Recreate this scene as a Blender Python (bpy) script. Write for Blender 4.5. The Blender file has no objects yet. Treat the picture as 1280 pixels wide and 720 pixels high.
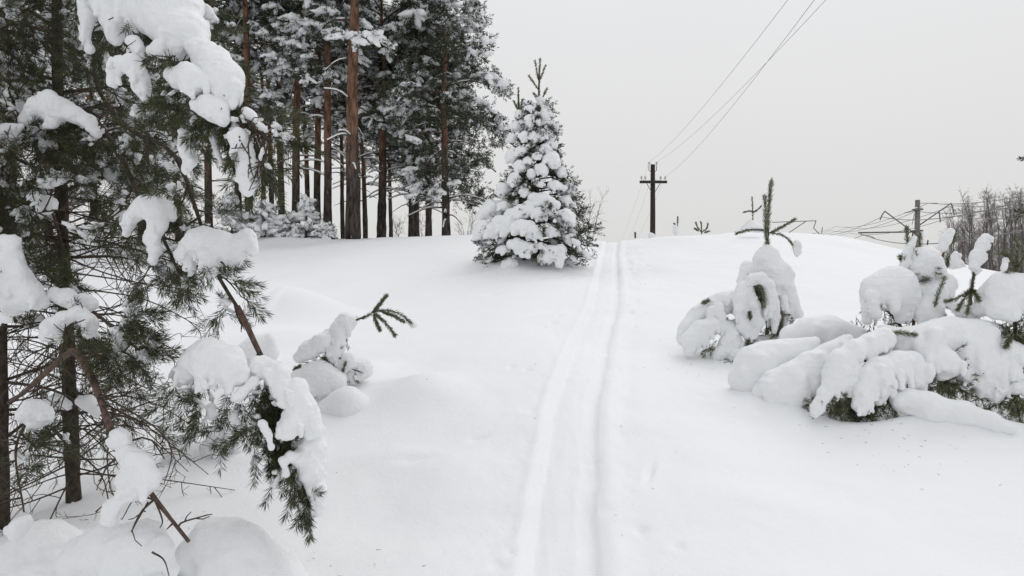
import bpy, math, random
import numpy as np
from mathutils import Vector

# ------------------------------------------------------------------ camera, sky, sun, exposure
S = bpy.context.scene
COL = S.collection
F = 930.0                       # focal length in pixels of the 1280 px wide photograph
HORIZON = 340.0
PITCH = math.atan((360 - HORIZON) / F)
CAM = np.array([0.0, 0.0, 1.6])
cd = bpy.data.cameras.new('camera')
cd.lens = 36 * F / 1280
cd.sensor_width = 36
cd.clip_start = 0.05
cd.clip_end = 3000
cam = bpy.data.objects.new('camera', cd)
COL.objects.link(cam)
cam.location = CAM
cam.rotation_euler = (math.radians(90) - PITCH, 0, 0)
S.camera = cam

SUN_EL, SUN_ROT = math.radians(52), math.radians(35)
W = bpy.data.worlds.new('World')
S.world = W
W.use_nodes = True
nt = W.node_tree
nt.nodes.clear()
wo = nt.nodes.new('ShaderNodeOutputWorld')
bg = nt.nodes.new('ShaderNodeBackground')
sky = nt.nodes.new('ShaderNodeTexSky')
sky.sky_type = 'NISHITA'
sky.sun_disc = False
sky.sun_elevation = SUN_EL
sky.sun_rotation = SUN_ROT
sky.dust_density = 4
hs = nt.nodes.new('ShaderNodeHueSaturation')
hs.inputs['Saturation'].default_value = 0.08
nt.links.new(sky.outputs[0], hs.inputs['Color'])
# the closed cloud deck: pale, a little brighter towards the zenith
geo = nt.nodes.new('ShaderNodeTexCoord')
sep = nt.nodes.new('ShaderNodeSeparateXYZ')
nt.links.new(geo.outputs['Generated'], sep.inputs[0])
ramp = nt.nodes.new('ShaderNodeValToRGB')
cr = ramp.color_ramp
cr.elements[0].position = 0.0
cr.elements[0].color = (0.722, 0.715, 0.709, 1)
cr.elements[1].position = 1.0
cr.elements[1].color = (0.86, 0.88, 0.915, 1)
e = cr.elements.new(0.34)
e.color = (0.802, 0.806, 0.818, 1)
nt.links.new(sep.outputs['Z'], ramp.inputs[0])
sc10 = nt.nodes.new('ShaderNodeVectorMath')
sc10.operation = 'SCALE'
sc10.inputs['Scale'].default_value = 10.0
nt.links.new(ramp.outputs[0], sc10.inputs[0])
mx = nt.nodes.new('ShaderNodeMix')
mx.data_type = 'RGBA'
mx.inputs['Factor'].default_value = 0.94
nt.links.new(hs.outputs[0], mx.inputs['A'])
nt.links.new(sc10.outputs[0], mx.inputs['B'])
# soft mottling of the overcast
nz = nt.nodes.new('ShaderNodeTexNoise')
nz.inputs['Scale'].default_value = 1.6
nz.inputs['Detail'].default_value = 3
nt.links.new(geo.outputs['Generated'], nz.inputs['Vector'])
mr = nt.nodes.new('ShaderNodeMapRange')
mr.inputs['To Min'].default_value = 0.965
mr.inputs['To Max'].default_value = 1.035
nt.links.new(nz.outputs['Fac'], mr.inputs['Value'])
sc2 = nt.nodes.new('ShaderNodeVectorMath')
sc2.operation = 'SCALE'
nt.links.new(mx.outputs['Result'], sc2.inputs[0])
nt.links.new(mr.outputs['Result'], sc2.inputs['Scale'])
nt.links.new(sc2.outputs[0], bg.inputs['Color'])
bg.inputs['Strength'].default_value = 0.1
nt.links.new(bg.outputs[0], wo.inputs[0])

sd = bpy.data.lights.new('sun', 'SUN')
sd.energy = 0.80
sd.angle = math.radians(40)
sd.color = (1.0, 0.97, 0.93)
sun = bpy.data.objects.new('sun', sd)
COL.objects.link(sun)
# the sun's direction agrees with the sky's (rotation measured from +Y towards +X)
sv = Vector((math.sin(SUN_ROT) * math.cos(SUN_EL), math.cos(SUN_ROT) * math.cos(SUN_EL), math.sin(SUN_EL)))
sun.rotation_euler = sv.to_track_quat('Z', 'Y').to_euler()
S.view_settings.view_transform = 'Standard'
S.view_settings.look = 'None'
S.view_settings.exposure = 0.0
S.view_settings.gamma = 1.0
S.view_settings.use_curve_mapping = False
S.cycles.max_bounces = 8
S.cycles.diffuse_bounces = 5

# ------------------------------------------------------------------ helpers
rng = np.random.default_rng(7)
cp, sp = math.cos(PITCH), math.sin(PITCH)


def P(px, py, d):
    """world point seen at photo pixel (px, py) at ground distance d (along +Y)"""
    px, py, d = np.broadcast_arrays(np.asarray(px, float), np.asarray(py, float), np.asarray(d, float))
    cx, cy = (px - 640) / F, (360 - py) / F
    dy = cp + cy * sp
    dz = cy * cp - sp
    return np.stack([CAM[0] + cx / dy * d, CAM[1] + d, CAM[2] + dz / dy * d], -1)


def PP(lst):
    a = np.array(lst, float)
    return P(a[:, 0], a[:, 1], a[:, 2])


def px_m(d):
    return d / F


def unit(v):
    return v / (np.linalg.norm(v, axis=-1, keepdims=True) + 1e-12)


def vnoise(p, seed=0):
    """smooth value noise in [-1, 1] for points p (..., 3)"""
    i = np.floor(p).astype(np.int64)
    f = p - i
    f = f * f * f * (f * (f * 6 - 15) + 10)
    out = 0

    def h(a, b, c):
        n = (a * 374761393 + b * 668265263 + c * 2147483647 + seed * 144665) & 0xffffffff
        n = ((n ^ (n >> 13)) * 1274126177) & 0xffffffff
        n = n ^ (n >> 16)
        return (n & 0xffff) / 32767.5 - 1
    for dx in (0, 1):
        wx = f[..., 0] if dx else 1 - f[..., 0]
        for dy in (0, 1):
            wy = f[..., 1] if dy else 1 - f[..., 1]
            for dz in (0, 1):
                wz = f[..., 2] if dz else 1 - f[..., 2]
                out = out + h(i[..., 0] + dx, i[..., 1] + dy, i[..., 2] + dz) * wx * wy * wz
    return out


class MB:
    """collects triangles and quads, links them as ONE mesh object"""

    def __init__(self):
        self.v, self.f3, self.f4, self.m3, self.m4, self.n = [], [], [], [], [], 0

    def add(self, V, F3=None, F4=None, mat=0):
        V = np.asarray(V, float).reshape(-1, 3)
        if F3 is not None and len(F3):
            self.f3.append(np.asarray(F3) + self.n)
            self.m3.append(np.broadcast_to(np.asarray(mat), (len(F3),)))
        if F4 is not None and len(F4):
            self.f4.append(np.asarray(F4) + self.n)
            self.m4.append(np.broadcast_to(np.asarray(mat), (len(F4),)))
        self.v.append(V)
        self.n += len(V)

    def empty(self):
        return self.n == 0

    def build(self, name, mats, parent=None, smooth=True):
        V = np.concatenate(self.v)
        if parent is not None:
            V = V - np.array(world_loc(parent))
        me = bpy.data.meshes.new(name)
        n3 = sum(len(a) for a in self.f3)
        n4 = sum(len(a) for a in self.f4)
        idx = np.concatenate([a.ravel() for a in self.f3] + [a.ravel() for a in self.f4]).astype(np.int32)
        starts = np.concatenate([np.arange(n3) * 3, n3 * 3 + np.arange(n4) * 4]).astype(np.int32)
        mi = np.concatenate(self.m3 + self.m4).astype(np.int32)
        me.vertices.add(len(V))
        me.vertices.foreach_set('co', V.astype(np.float32).ravel())
        me.loops.add(len(idx))
        me.loops.foreach_set('vertex_index', idx)
        me.polygons.add(n3 + n4)
        me.polygons.foreach_set('loop_start', starts)
        if not isinstance(mats, (list, tuple)):
            mats = [mats]
        for m in mats:
            me.materials.append(m)
        me.polygons.foreach_set('material_index', mi)
        me.polygons.foreach_set('use_smooth', np.full(n3 + n4, smooth))
        me.update(calc_edges=True)
        o = bpy.data.objects.new(name, me)
        COL.objects.link(o)
        if name in ('snow_dusting', 'snow_cover'):
            o['kind'] = 'stuff'
        if parent is not None:
            o.parent = parent
        return o


def world_loc(o):
    l = Vector(o.location)
    while o.parent:
        o = o.parent
        l = l + o.location
    return l


def thing(name, label, cat, loc, group=None):
    o = bpy.data.objects.new(name, None)
    COL.objects.link(o)
    o.location = loc
    o.empty_display_size = 0.1
    tag(o, label, cat, group)
    return o


def tag(o, label=None, cat=None, group=None, kind=None):
    for k, v in (('label', label), ('category', cat), ('group', group), ('kind', kind)):
        if v:
            o[k] = v
    return o


def tubes(mb, C, R, sides=5, mat=0, cap=True):
    """batch of tubes: C (m, n, 3) centre lines, R (m, n) radii"""
    C = np.asarray(C, float)
    if C.ndim == 2:
        C = C[None]
    R = np.broadcast_to(np.asarray(R, float), C.shape[:2])
    m, n, _ = C.shape
    T = np.empty_like(C)
    T[:, 1:-1] = C[:, 2:] - C[:, :-2]
    T[:, 0] = C[:, 1] - C[:, 0]
    T[:, -1] = C[:, -1] - C[:, -2]
    T = unit(T)
    ref = np.where(np.abs(unit(C[:, -1] - C[:, 0])[:, 2:3]) > 0.8, np.array([[1.0, 0.2, 0]]), np.array([[0.1, 0.2, 1.0]]))[:, None]
    A = unit(np.cross(T, np.broadcast_to(ref, T.shape)))
    B = np.cross(T, A)
    ang = np.arange(sides) / sides * 2 * np.pi
    ring = (C[:, :, None] + R[:, :, None, None] * (A[:, :, None] * np.cos(ang)[:, None] + B[:, :, None] * np.sin(ang)[:, None]))
    V = ring.reshape(-1, 3)
    mi, ni, si = np.meshgrid(np.arange(m), np.arange(n - 1), np.arange(sides), indexing='ij')
    def id_(a, b, c): return (a * n + b) * sides + c % sides
    Q = np.stack([id_(mi, ni, si), id_(mi, ni, si + 1), id_(mi, ni + 1, si + 1), id_(mi, ni + 1, si)], -1).reshape(-1, 4)
    F3 = None
    if cap:
        base = len(V)
        V = np.concatenate([V, C[:, 0], C[:, -1]])
        f = []
        for s in range(sides):
            a = np.arange(m)
            f.append(np.stack([base + a, id_(a, 0, s + 1), id_(a, 0, s)], -1))
            f.append(np.stack([base + m + a, id_(a, n - 1, s), id_(a, n - 1, s + 1)], -1))
        F3 = np.concatenate(f)
    mb.add(V, F3, Q, mat)


def smooth_line(pts, n):
    """Catmull-Rom through pts (k, 3) -> n points"""
    p = np.asarray(pts, float)
    if len(p) == 2:
        t = np.linspace(0, 1, n)[:, None]
        return p[0] * (1 - t) + p[1] * t
    q = np.concatenate([2 * p[:1] - p[1:2], p, 2 * p[-1:] - p[-2:-1]])
    u = np.linspace(0, len(p) - 1 - 1e-9, n)
    i = u.astype(int)
    t = (u - i)[:, None]
    a, b, c, d = q[i], q[i + 1], q[i + 2], q[i + 3]
    return 0.5 * (2 * b + (c - a) * t + (2 * a - 5 * b + 4 * c - d) * t ** 2 + (3 * b - a - 3 * c + d) * t ** 3)


def box(mb, c, size, mat=0, rz=0.0):
    x, y, z = np.array(size) / 2
    V = np.array([(sx * x, sy * y, sz * z) for sz in (-1, 1) for sy in (-1, 1) for sx in (-1, 1)])
    ca, sa = math.cos(rz), math.sin(rz)
    V = np.stack([V[:, 0] * ca - V[:, 1] * sa, V[:, 0] * sa + V[:, 1] * ca, V[:, 2]], -1) + np.array(c)
    Q = [(0, 2, 3, 1), (4, 5, 7, 6), (0, 1, 5, 4), (2, 6, 7, 3), (0, 4, 6, 2), (1, 3, 7, 5)]
    mb.add(V, None, Q, mat)


def needles(mb, A, B, n, length, width, spread=(35, 60), mats=(0,), g=None, tipfan=True, up=0.0):
    """needles round shoots A->B (m, 3); n needles each; thin tapering blades"""
    g = g or rng
    m = len(A)
    ax = unit(B - A)
    L = np.linalg.norm(B - A, axis=1)
    t = g.random((m, n)) ** 0.85
    if tipfan:
        t[:, : n // 6] = 1.0
    base = A[:, None] + (B - A)[:, None] * t[..., None]
    r = g.normal(size=(m, n, 3))
    perp = unit(r - (r * ax[:, None]).sum(-1, keepdims=True) * ax[:, None])
    ang = np.radians(g.uniform(spread[0], spread[1], (m, n)))
    ang = np.where(t >= 1.0, ang * g.random((m, n)), ang)[..., None]
    d = ax[:, None] * np.cos(ang) + perp * np.sin(ang)
    d[..., 2] += up
    d = unit(d)
    ln = (np.asarray(length) * g.uniform(0.55, 1.15, (m, n)))[..., None]
    tip = base + d * ln
    w = unit(np.cross(d, g.normal(size=d.shape))) * (width / 2)
    mid = base + d * ln * 0.55
    mid[..., 2] -= ln[..., 0] * 0.03
    V = np.stack([base, mid + w, tip, mid - w], 2).reshape(-1, 3)
    Q = np.arange(m * n * 4).reshape(-1, 4)
    mi = np.array(mats)[(g.random(m * n) ** 1.6 * len(mats)).astype(int).clip(0, len(mats) - 1)]
    mb.add(V, None, Q, mi)


# icosphere template for the small snow lumps of far trees
def ico(sub):
    import bmesh
    bm = bmesh.new()
    bmesh.ops.create_icosphere(bm, subdivisions=sub, radius=1)
    V = np.array([v.co for v in bm.verts])
    Fc = np.array([[v.index for v in f.verts] for f in bm.faces])
    bm.free()
    return V, Fc


ICO = {1: ico(1), 2: ico(2), 3: ico(3)}


def lumps(mb, C, D, lens, rads, sub=2, g=None, rough=0.22, mat=0):
    """ellipsoid-like lumps: centres C, long axes D, half lengths, half thicknesses, with irregular surface"""
    g = g or rng
    V0, F0 = ICO[sub]
    m, k = len(C), len(V0)
    D = unit(D)
    ref = np.tile(np.array([[0.03, 0.02, 1.0]]), (m, 1))
    A = unit(np.cross(D, ref))
    Bv = np.cross(A, D)
    sc = np.ones((m, k))
    for q in range(3):
        ph = g.normal(size=(m, 1, 3)) * (1.6 + 1.2 * q)
        sc += rough / (1 + 0.6 * q) * np.sin((V0[None] * ph).sum(-1) * 1.7 + g.uniform(0, 6, (m, 1)))
    V = V0[None] * sc[..., None]
    W_ = (C[:, None] + V[..., 0:1] * D[:, None] * np.reshape(lens, (m, 1, 1)) + V[..., 1:2] * A[:, None] * np.reshape(rads, (m, 1, 1)) * 1.1
          + V[..., 2:3] * Bv[:, None] * np.reshape(rads, (m, 1, 1)) * 0.85)
    Fc = (F0[None] + (np.arange(m) * k)[:, None, None]).reshape(-1, 3)
    mb.add(W_.reshape(-1, 3), Fc, None, mat)


def surface_net(D, org, h):
    """quads of the zero level of grid D (inside negative)"""
    ins = D < 0
    nx, ny, nz_ = D.shape
    cor = [(i, j, k) for i in (0, 1) for j in (0, 1) for k in (0, 1)]
    sl = lambda a, c: a[c[0]:nx - 1 + c[0], c[1]:ny - 1 + c[1], c[2]:nz_ - 1 + c[2]]
    cnt = sum(sl(ins, c).astype(np.int8) for c in cor)
    act = (cnt > 0) & (cnt < 8)
    ids = np.argwhere(act)
    if not len(ids):
        return np.zeros((0, 3)), np.zeros((0, 4), int)
    acc = np.zeros((len(ids), 3))
    num = np.zeros(len(ids))
    val = {c: D[ids[:, 0] + c[0], ids[:, 1] + c[1], ids[:, 2] + c[2]] for c in cor}
    for a in cor:
        for ax in range(3):
            if a[ax]:
                continue
            b = list(a)
            b[ax] = 1
            b = tuple(b)
            va, vb = val[a], val[b]
            cross = (va < 0) != (vb < 0)
            t = np.where(cross, va / np.where(cross, va - vb, 1), 0)
            p = np.tile(np.array(a, float), (len(ids), 1))
            p[:, ax] = t
            acc += p * cross[:, None]
            num += cross
    V = (ids + acc / num[:, None]) * h + org
    lut = np.full(act.shape, -1, np.int64)
    lut[act] = np.arange(len(ids))
    quads = []
    for ax in range(3):
        o1, o2 = (ax + 1) % 3, (ax + 2) % 3
        lo = [slice(None)] * 3
        hi = [slice(None)] * 3
        lo[ax] = slice(0, -1)
        hi[ax] = slice(1, None)
        a, b = ins[tuple(lo)], ins[tuple(hi)]
        e_ = np.argwhere(a != b)
        ok = (e_[:, o1] > 0) & (e_[:, o2] > 0) & (e_[:, o1] < D.shape[o1] - 1) & (e_[:, o2] < D.shape[o2] - 1)
        e_ = e_[ok]
        flip = b[e_[:, 0], e_[:, 1], e_[:, 2]]
        q = []
        for s1, s2 in ((1, 1), (0, 1), (0, 0), (1, 0)):
            c = e_.copy()
            c[:, o1] -= s1
            c[:, o2] -= s2
            q.append(lut[c[:, 0], c[:, 1], c[:, 2]])
        q = np.stack(q, -1)
        q[flip] = q[flip][:, ::-1]
        quads.append(q)
    return V, np.concatenate(quads)


def snow_blob(mb, caps, k=0.03, h=None, amp=0.008, freq=14.0, strata=0.003, seed=0, zs=1.0, mat=0, cut=None):
    """one smooth body of snow: rounded cones (x,y,z,r, x,y,z,r), melted together; zs < 1 flattens vertically"""
    caps = np.asarray(caps, float).reshape(-1, 8)
    a, ra, b, rb = caps[:, 0:3], caps[:, 3], caps[:, 4:7], caps[:, 7]
    kk = np.broadcast_to(np.asarray(k, float), (len(caps),))
    k = float(kk.max())
    lo = np.minimum((a - ra[:, None]).min(0), (b - rb[:, None]).min(0)) - k - amp * 3 - 0.01
    hi = np.maximum((a + ra[:, None]).max(0), (b + rb[:, None]).max(0)) + k + amp * 3 + 0.01
    if h is None:
        h = max((hi - lo).max() / 110, 0.0055)
    lo = lo - 2 * h
    n = np.ceil((hi + 2 * h - lo) / h).astype(int) + 1
    ax = [lo[i] + np.arange(n[i]) * h for i in range(3)]
    X = np.stack(np.meshgrid(*ax, indexing='ij'), -1)
    D = np.full(X.shape[:3], 1e3)
    for i in range(len(caps)):
        ki = kk[i]
        mg = max(ra[i], rb[i]) + k + amp * 5 + 4 * h
        i0 = np.maximum(np.floor((np.minimum(a[i], b[i]) - mg - lo) / h).astype(int), 0)
        i1 = np.minimum(np.ceil((np.maximum(a[i], b[i]) + mg - lo) / h).astype(int) + 1, n)
        sl = tuple(slice(p, q) for p, q in zip(i0, i1))
        ba = b[i] - a[i]
        pv = X[sl] - a[i]
        t = np.clip((pv @ ba) / (ba @ ba + 1e-9), 0, 1)
        dv = pv - t[..., None] * ba
        d = np.sqrt((dv ** 2).sum(-1)) - (ra[i] * (1 - t) + rb[i] * t)
        Ds = D[sl]
        hh = np.clip(0.5 + 0.5 * (Ds - d) / ki, 0, 1)
        D[sl] = np.where(Ds > 100, d, Ds * (1 - hh) + d * hh - ki * hh * (1 - hh))
    near = np.abs(D) < amp * 4.5 + 3 * h
    pn = X[near]
    D[near] += amp * (vnoise(pn * freq, seed) + 0.5 * vnoise(pn * freq * 2.3, seed + 5) + 1.3 * vnoise(pn * freq * 0.42, seed + 7)) \
        + strata * vnoise(pn * np.array([freq, freq, freq * 5]), seed + 9) + amp * 0.36 * vnoise(pn * freq * 4.7, seed + 11)
    if cut is not None:
        D = np.maximum(D, cut(X))
    V, Q = surface_net(D, lo, h)
    mb.add(V, None, Q, mat)


def chain(pts, rs):
    """chain of rounded cones from points and radii"""
    return [list(pts[i]) + [rs[i]] + list(pts[i + 1]) + [rs[i + 1]] for i in range(len(pts) - 1)]


def pchain(lst):
    """chain from photo pixels: (px, py, r_px, depth)"""
    lst = list(lst)
    if len(lst) == 1:
        a = lst[0]
        lst = [a, (a[0] + 0.5, a[1], a[2], a[3])]
    pts = [P(a[0], a[1], a[3]) for a in lst]
    return chain(pts, [a[2] * px_m(a[3]) for a in lst])


# ------------------------------------------------------------------ materials
def mat(name):
    m = bpy.data.materials.new(name)
    m.use_nodes = True
    return m, m.node_tree, m.node_tree.nodes['Principled BSDF']


def snow_mat(name, col, fine, strength, scale2=60):
    m, t, b = mat(name)
    tc = t.nodes.new('ShaderNodeTexCoord')
    n1 = t.nodes.new('ShaderNodeTexNoise')
    n1.inputs['Scale'].default_value = fine
    n1.inputs['Detail'].default_value = 6
    n1.inputs['Roughness'].default_value = 0.65
    t.links.new(tc.outputs['Object'], n1.inputs['Vector'])
    bump = t.nodes.new('ShaderNodeBump')
    bump.inputs['Strength'].default_value = strength
    bump.inputs['Distance'].default_value = 0.01
    t.links.new(n1.outputs['Fac'], bump.inputs['Height'])
    t.links.new(bump.outputs[0], b.inputs['Normal'])
    b.inputs['Base Color'].default_value = col
    b.inputs['Roughness'].default_value = 0.7
    b.inputs['Specular IOR Level'].default_value = 0.15
    return m


SNOW = snow_mat('snow', (0.872, 0.880, 0.892, 1), 62, 0.75)
SNOWG = snow_mat('snow_field', (0.872, 0.880, 0.892, 1), 34, 0.50)


def noisy(name, c1, c2, scale, rough=0.8, bump=0.0, stretch=(1, 1, 1), bdist=0.01):
    m, t, b = mat(name)
    tc = t.nodes.new('ShaderNodeTexCoord')
    mp = t.nodes.new('ShaderNodeMapping')
    mp.inputs['Scale'].default_value = stretch
    t.links.new(tc.outputs['Object'], mp.inputs[0])
    n1 = t.nodes.new('ShaderNodeTexNoise')
    n1.inputs['Scale'].default_value = scale
    n1.inputs['Detail'].default_value = 5
    t.links.new(mp.outputs[0], n1.inputs['Vector'])
    r = t.nodes.new('ShaderNodeValToRGB')
    r.color_ramp.elements[0].position = 0.3
    r.color_ramp.elements[1].position = 0.7
    r.color_ramp.elements[0].color = (*c1, 1)
    r.color_ramp.elements[1].color = (*c2, 1)
    t.links.new(n1.outputs['Fac'], r.inputs[0])
    t.links.new(r.outputs[0], b.inputs['Base Color'])
    b.inputs['Roughness'].default_value = rough
    b.inputs['Specular IOR Level'].default_value = 0.2
    if bump:
        bp = t.nodes.new('ShaderNodeBump')
        bp.inputs['Strength'].default_value = bump
        bp.inputs['Distance'].default_value = bdist
        t.links.new(n1.outputs['Fac'], bp.inputs['Height'])
        t.links.new(bp.outputs[0], b.inputs['Normal'])
    return m


def leaf(name, c):
    m, t, b = mat(name)
    b.inputs['Base Color'].default_value = (*c, 1)
    b.inputs['Roughness'].default_value = 0.55
    b.inputs['Specular IOR Level'].default_value = 0.3
    return m


ND = [leaf('pine_needle_dark', (0.036, 0.041, 0.020)), leaf('pine_needle', (0.066, 0.076, 0.030)),
      leaf('pine_needle_olive', (0.115, 0.118, 0.046)), leaf('pine_needle_dry', (0.12, 0.10, 0.05)),
      leaf('pine_needle_frosted', (0.45, 0.47, 0.45))]
NF = [leaf('far_needle_dark', (0.034, 0.042, 0.025)), leaf('far_needle', (0.055, 0.066, 0.036)), leaf('far_needle_olive', (0.075, 0.08, 0.036)),
      leaf('far_needle_frosted', (0.36, 0.38, 0.37))]
NS = [leaf('sapling_needle_dark', (0.095, 0.105, 0.055)), leaf('sapling_needle', (0.18, 0.195, 0.10)),
      leaf('sapling_needle_olive', (0.27, 0.275, 0.16)), leaf('sapling_needle_frosted', (0.5, 0.52, 0.5))]
TWIG = noisy('pine_twig', (0.045, 0.034, 0.026), (0.11, 0.085, 0.065), 60, 0.85, 0.4)
REDTWIG = noisy('reddish_bark', (0.045, 0.032, 0.028), (0.17, 0.11, 0.088), 60, 0.85, 0.6, (1, 1, 0.6))
YBARK = noisy('young_pine_bark', (0.028, 0.024, 0.020), (0.085, 0.068, 0.052), 50, 0.9, 0.7, (1, 1, 0.5))
BARE = noisy('bare_twig', (0.085, 0.075, 0.070), (0.17, 0.15, 0.138), 20, 0.9)
WOOD = noisy('tarred_wood', (0.022, 0.018, 0.016), (0.06, 0.05, 0.044), 14, 0.9, 0.3, (3, 3, 0.3))
CONC = noisy('weathered_concrete', (0.13, 0.125, 0.12), (0.22, 0.21, 0.2), 6, 0.9)
METAL = noisy('dull_steel', (0.10, 0.10, 0.10), (0.17, 0.165, 0.16), 9, 0.6)
WIRE = noisy('wire_metal', (0.22, 0.22, 0.22), (0.30, 0.30, 0.30), 3, 0.6)
CERAM = noisy('insulator_ceramic', (0.45, 0.47, 0.46), (0.6, 0.6, 0.6), 10, 0.3)


def pine_bark():
    """Scots pine: dark fissured grey bark low down, thin flaking orange bark higher up"""
    m, t, b = mat('scots_pine_bark')
    tc = t.nodes.new('ShaderNodeTexCoord')
    mp = t.nodes.new('ShaderNodeMapping')
    mp.inputs['Scale'].default_value = (1, 1, 0.28)
    t.links.new(tc.outputs['Object'], mp.inputs[0])
    n = t.nodes.new('ShaderNodeTexNoise')
    n.inputs['Scale'].default_value = 11
    n.inputs['Detail'].default_value = 5
    t.links.new(mp.outputs[0], n.inputs['Vector'])
    lo = t.nodes.new('ShaderNodeValToRGB')
    lo.color_ramp.elements[0].position, lo.color_ramp.elements[1].position = 0.35, 0.68
    lo.color_ramp.elements[0].color, lo.color_ramp.elements[1].color = (0.022, 0.019, 0.018, 1), (0.105, 0.088, 0.078, 1)
    hi = t.nodes.new('ShaderNodeValToRGB')
    hi.color_ramp.elements[0].position, hi.color_ramp.elements[1].position = 0.35, 0.68
    hi.color_ramp.elements[0].color, hi.color_ramp.elements[1].color = (0.080, 0.045, 0.032, 1), (0.25, 0.14, 0.09, 1)
    t.links.new(n.outputs['Fac'], lo.inputs[0])
    t.links.new(n.outputs['Fac'], hi.inputs[0])
    s = t.nodes.new('ShaderNodeSeparateXYZ')
    t.links.new(tc.outputs['Object'], s.inputs[0])
    n2 = t.nodes.new('ShaderNodeTexNoise')
    n2.inputs['Scale'].default_value = 2.5
    t.links.new(tc.outputs['Object'], n2.inputs['Vector'])
    ad = t.nodes.new('ShaderNodeMath')
    ad.operation = 'MULTIPLY_ADD'
    t.links.new(n2.outputs['Fac'], ad.inputs[0])
    ad.inputs[1].default_value = 2.5
    t.links.new(s.outputs['Z'], ad.inputs[2])
    r = t.nodes.new('ShaderNodeMapRange')
    r.inputs['From Min'].default_value = 3.2
    r.inputs['From Max'].default_value = 4.5
    t.links.new(ad.outputs[0], r.inputs['Value'])
    x = t.nodes.new('ShaderNodeMix')
    x.data_type = 'RGBA'
    t.links.new(r.outputs[0], x.inputs['Factor'])
    t.links.new(lo.outputs[0], x.inputs['A'])
    t.links.new(hi.outputs[0], x.inputs['B'])
    # thin vertical streaks of driven snow
    n3 = t.nodes.new('ShaderNodeTexNoise')
    n3.inputs['Scale'].default_value = 16
    n3.inputs['Detail'].default_value = 6
    t.links.new(mp.outputs[0], n3.inputs['Vector'])
    r3 = t.nodes.new('ShaderNodeMapRange')
    r3.inputs['From Min'].default_value = 0.69
    r3.inputs['From Max'].default_value = 0.74
    t.links.new(n3.outputs['Fac'], r3.inputs['Value'])
    x2 = t.nodes.new('ShaderNodeMix')
    x2.data_type = 'RGBA'
    t.links.new(r3.outputs[0], x2.inputs['Factor'])
    t.links.new(x.outputs['Result'], x2.inputs['A'])
    x2.inputs['B'].default_value = (0.6, 0.6, 0.6, 1)
    t.links.new(x2.outputs['Result'], b.inputs['Base Color'])
    bp = t.nodes.new('ShaderNodeBump')
    bp.inputs['Strength'].default_value = 0.8
    bp.inputs['Distance'].default_value = 0.03
    t.links.new(n.outputs['Fac'], bp.inputs['Height'])
    t.links.new(bp.outputs[0], b.inputs['Normal'])
    b.inputs['Roughness'].default_value = 0.9
    b.inputs['Specular IOR Level'].default_value = 0.15
    return m


BARK = pine_bark()

# ------------------------------------------------------------------ the ground
# contacts read off the photo: pixel column, pixel row, distance
GP = [(700, 720, 3.9), (729, 460, 6.8), (752, 380, 10.0), (758, 335, 14.5), (763, 312, 19.0),
      (700, 560, 5.25), (400, 560, 5.4), (520, 460, 7.0), (560, 380, 10.3), (500, 330, 14.2), (660, 330, 13.8),
      (300, 720, 3.8), (92, 628, 4.7), (0, 650, 4.6), (200, 590, 5.1), (300, 470, 7.0), (330, 395, 9.8), (150, 440, 7.8),
      (330, 330, 15.5), (320, 308, 20.5), (400, 303, 20.5), (500, 297, 20.5), (590, 294, 20.0), (680, 298, 20.0), (150, 330, 16.0), (0, 330, 16.5), (-200, 340, 17),
      (1000, 720, 3.8), (1060, 535, 5.8), (1250, 545, 5.6), (900, 600, 4.9), (905, 452, 8.0), (1000, 400, 10.0), (860, 400, 9.6),
      (830, 330, 15.5), (1000, 330, 15.5), (820, 296, 21.0), (900, 292, 22.0), (980, 291, 22.5), (1050, 296, 22.0), (1100, 307, 21), (1150, 322, 20.0), (1200, 338, 19),
      (1260, 356, 17.5), (1120, 360, 13), (1250, 410, 9.5), (1400, 400, 14), (1500, 520, 6), (1280, 720, 3.8), (0, 720, 3.8)]
ga = np.array(GP, float)
G3 = P(ga[:, 0], ga[:, 1], ga[:, 2])
EXTRA = [(0, 0, -0.45), (-4, 0, -0.35), (4, 0, -0.5), (0, -8, -1.5), (-10, -6, -1.2), (10, -6, -1.8), (0, -30, -3), (-30, -20, -2), (30, -20, -4),
         (-8, 8, 0.9), (-14, 14, 1.9), (-9, 26, 2.75), (-5, 27, 2.65), (-1, 28, 2.5), (-14, 28, 2.75), (-20, 24, 2.6), (-8, 40, 2.6), (-25, 40, 2.7), (2, 34, 2.0), (7, 39, 1.6), (-40, 20, 2.0), (-45, 60, 1.5),
         (3, 24, 2.1), (7, 29, 2.3), (12, 29, 1.7), (18, 30, 0.5), (18, 12, 0.7), (26, 25, -0.8), (29, 54, -2.4), (45, 60, -3), (20, 60, -1.5), (12, 8, -0.2), (40, 20, -2.5), (60, 90, -4), (30, 100, -3), (0, 70, -0.5), (-30, 90, 0), (0, 120, -3), (90, 40, -5),
         (-90, 60, -1), (-80, -10, -2), (90, -20, -5), (0, -60, -4)]
G3 = np.concatenate([G3, np.array(EXTRA, float)])


def tps_fit(pts, lam=0.02):
    xy, z = pts[:, :2], pts[:, 2]
    n = len(xy)
    r = np.linalg.norm(xy[:, None] - xy[None], axis=-1)
    K = np.where(r > 0, r ** 2 * np.log(r + 1e-9), 0) + lam * np.eye(n)
    Pm = np.c_[np.ones(n), xy]
    A = np.block([[K, Pm], [Pm.T, np.zeros((3, 3))]])
    return np.linalg.solve(A, np.r_[z, 0, 0, 0])


TW = tps_fit(G3)


def tps(x, y):
    n = len(G3)
    out = TW[n] + TW[n + 1] * x + TW[n + 2] * y
    for i in range(n):
        r2 = (x - G3[i, 0]) ** 2 + (y - G3[i, 1]) ** 2
        out = out + TW[i] * 0.5 * r2 * np.log(r2 + 1e-12)
    return out


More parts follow.
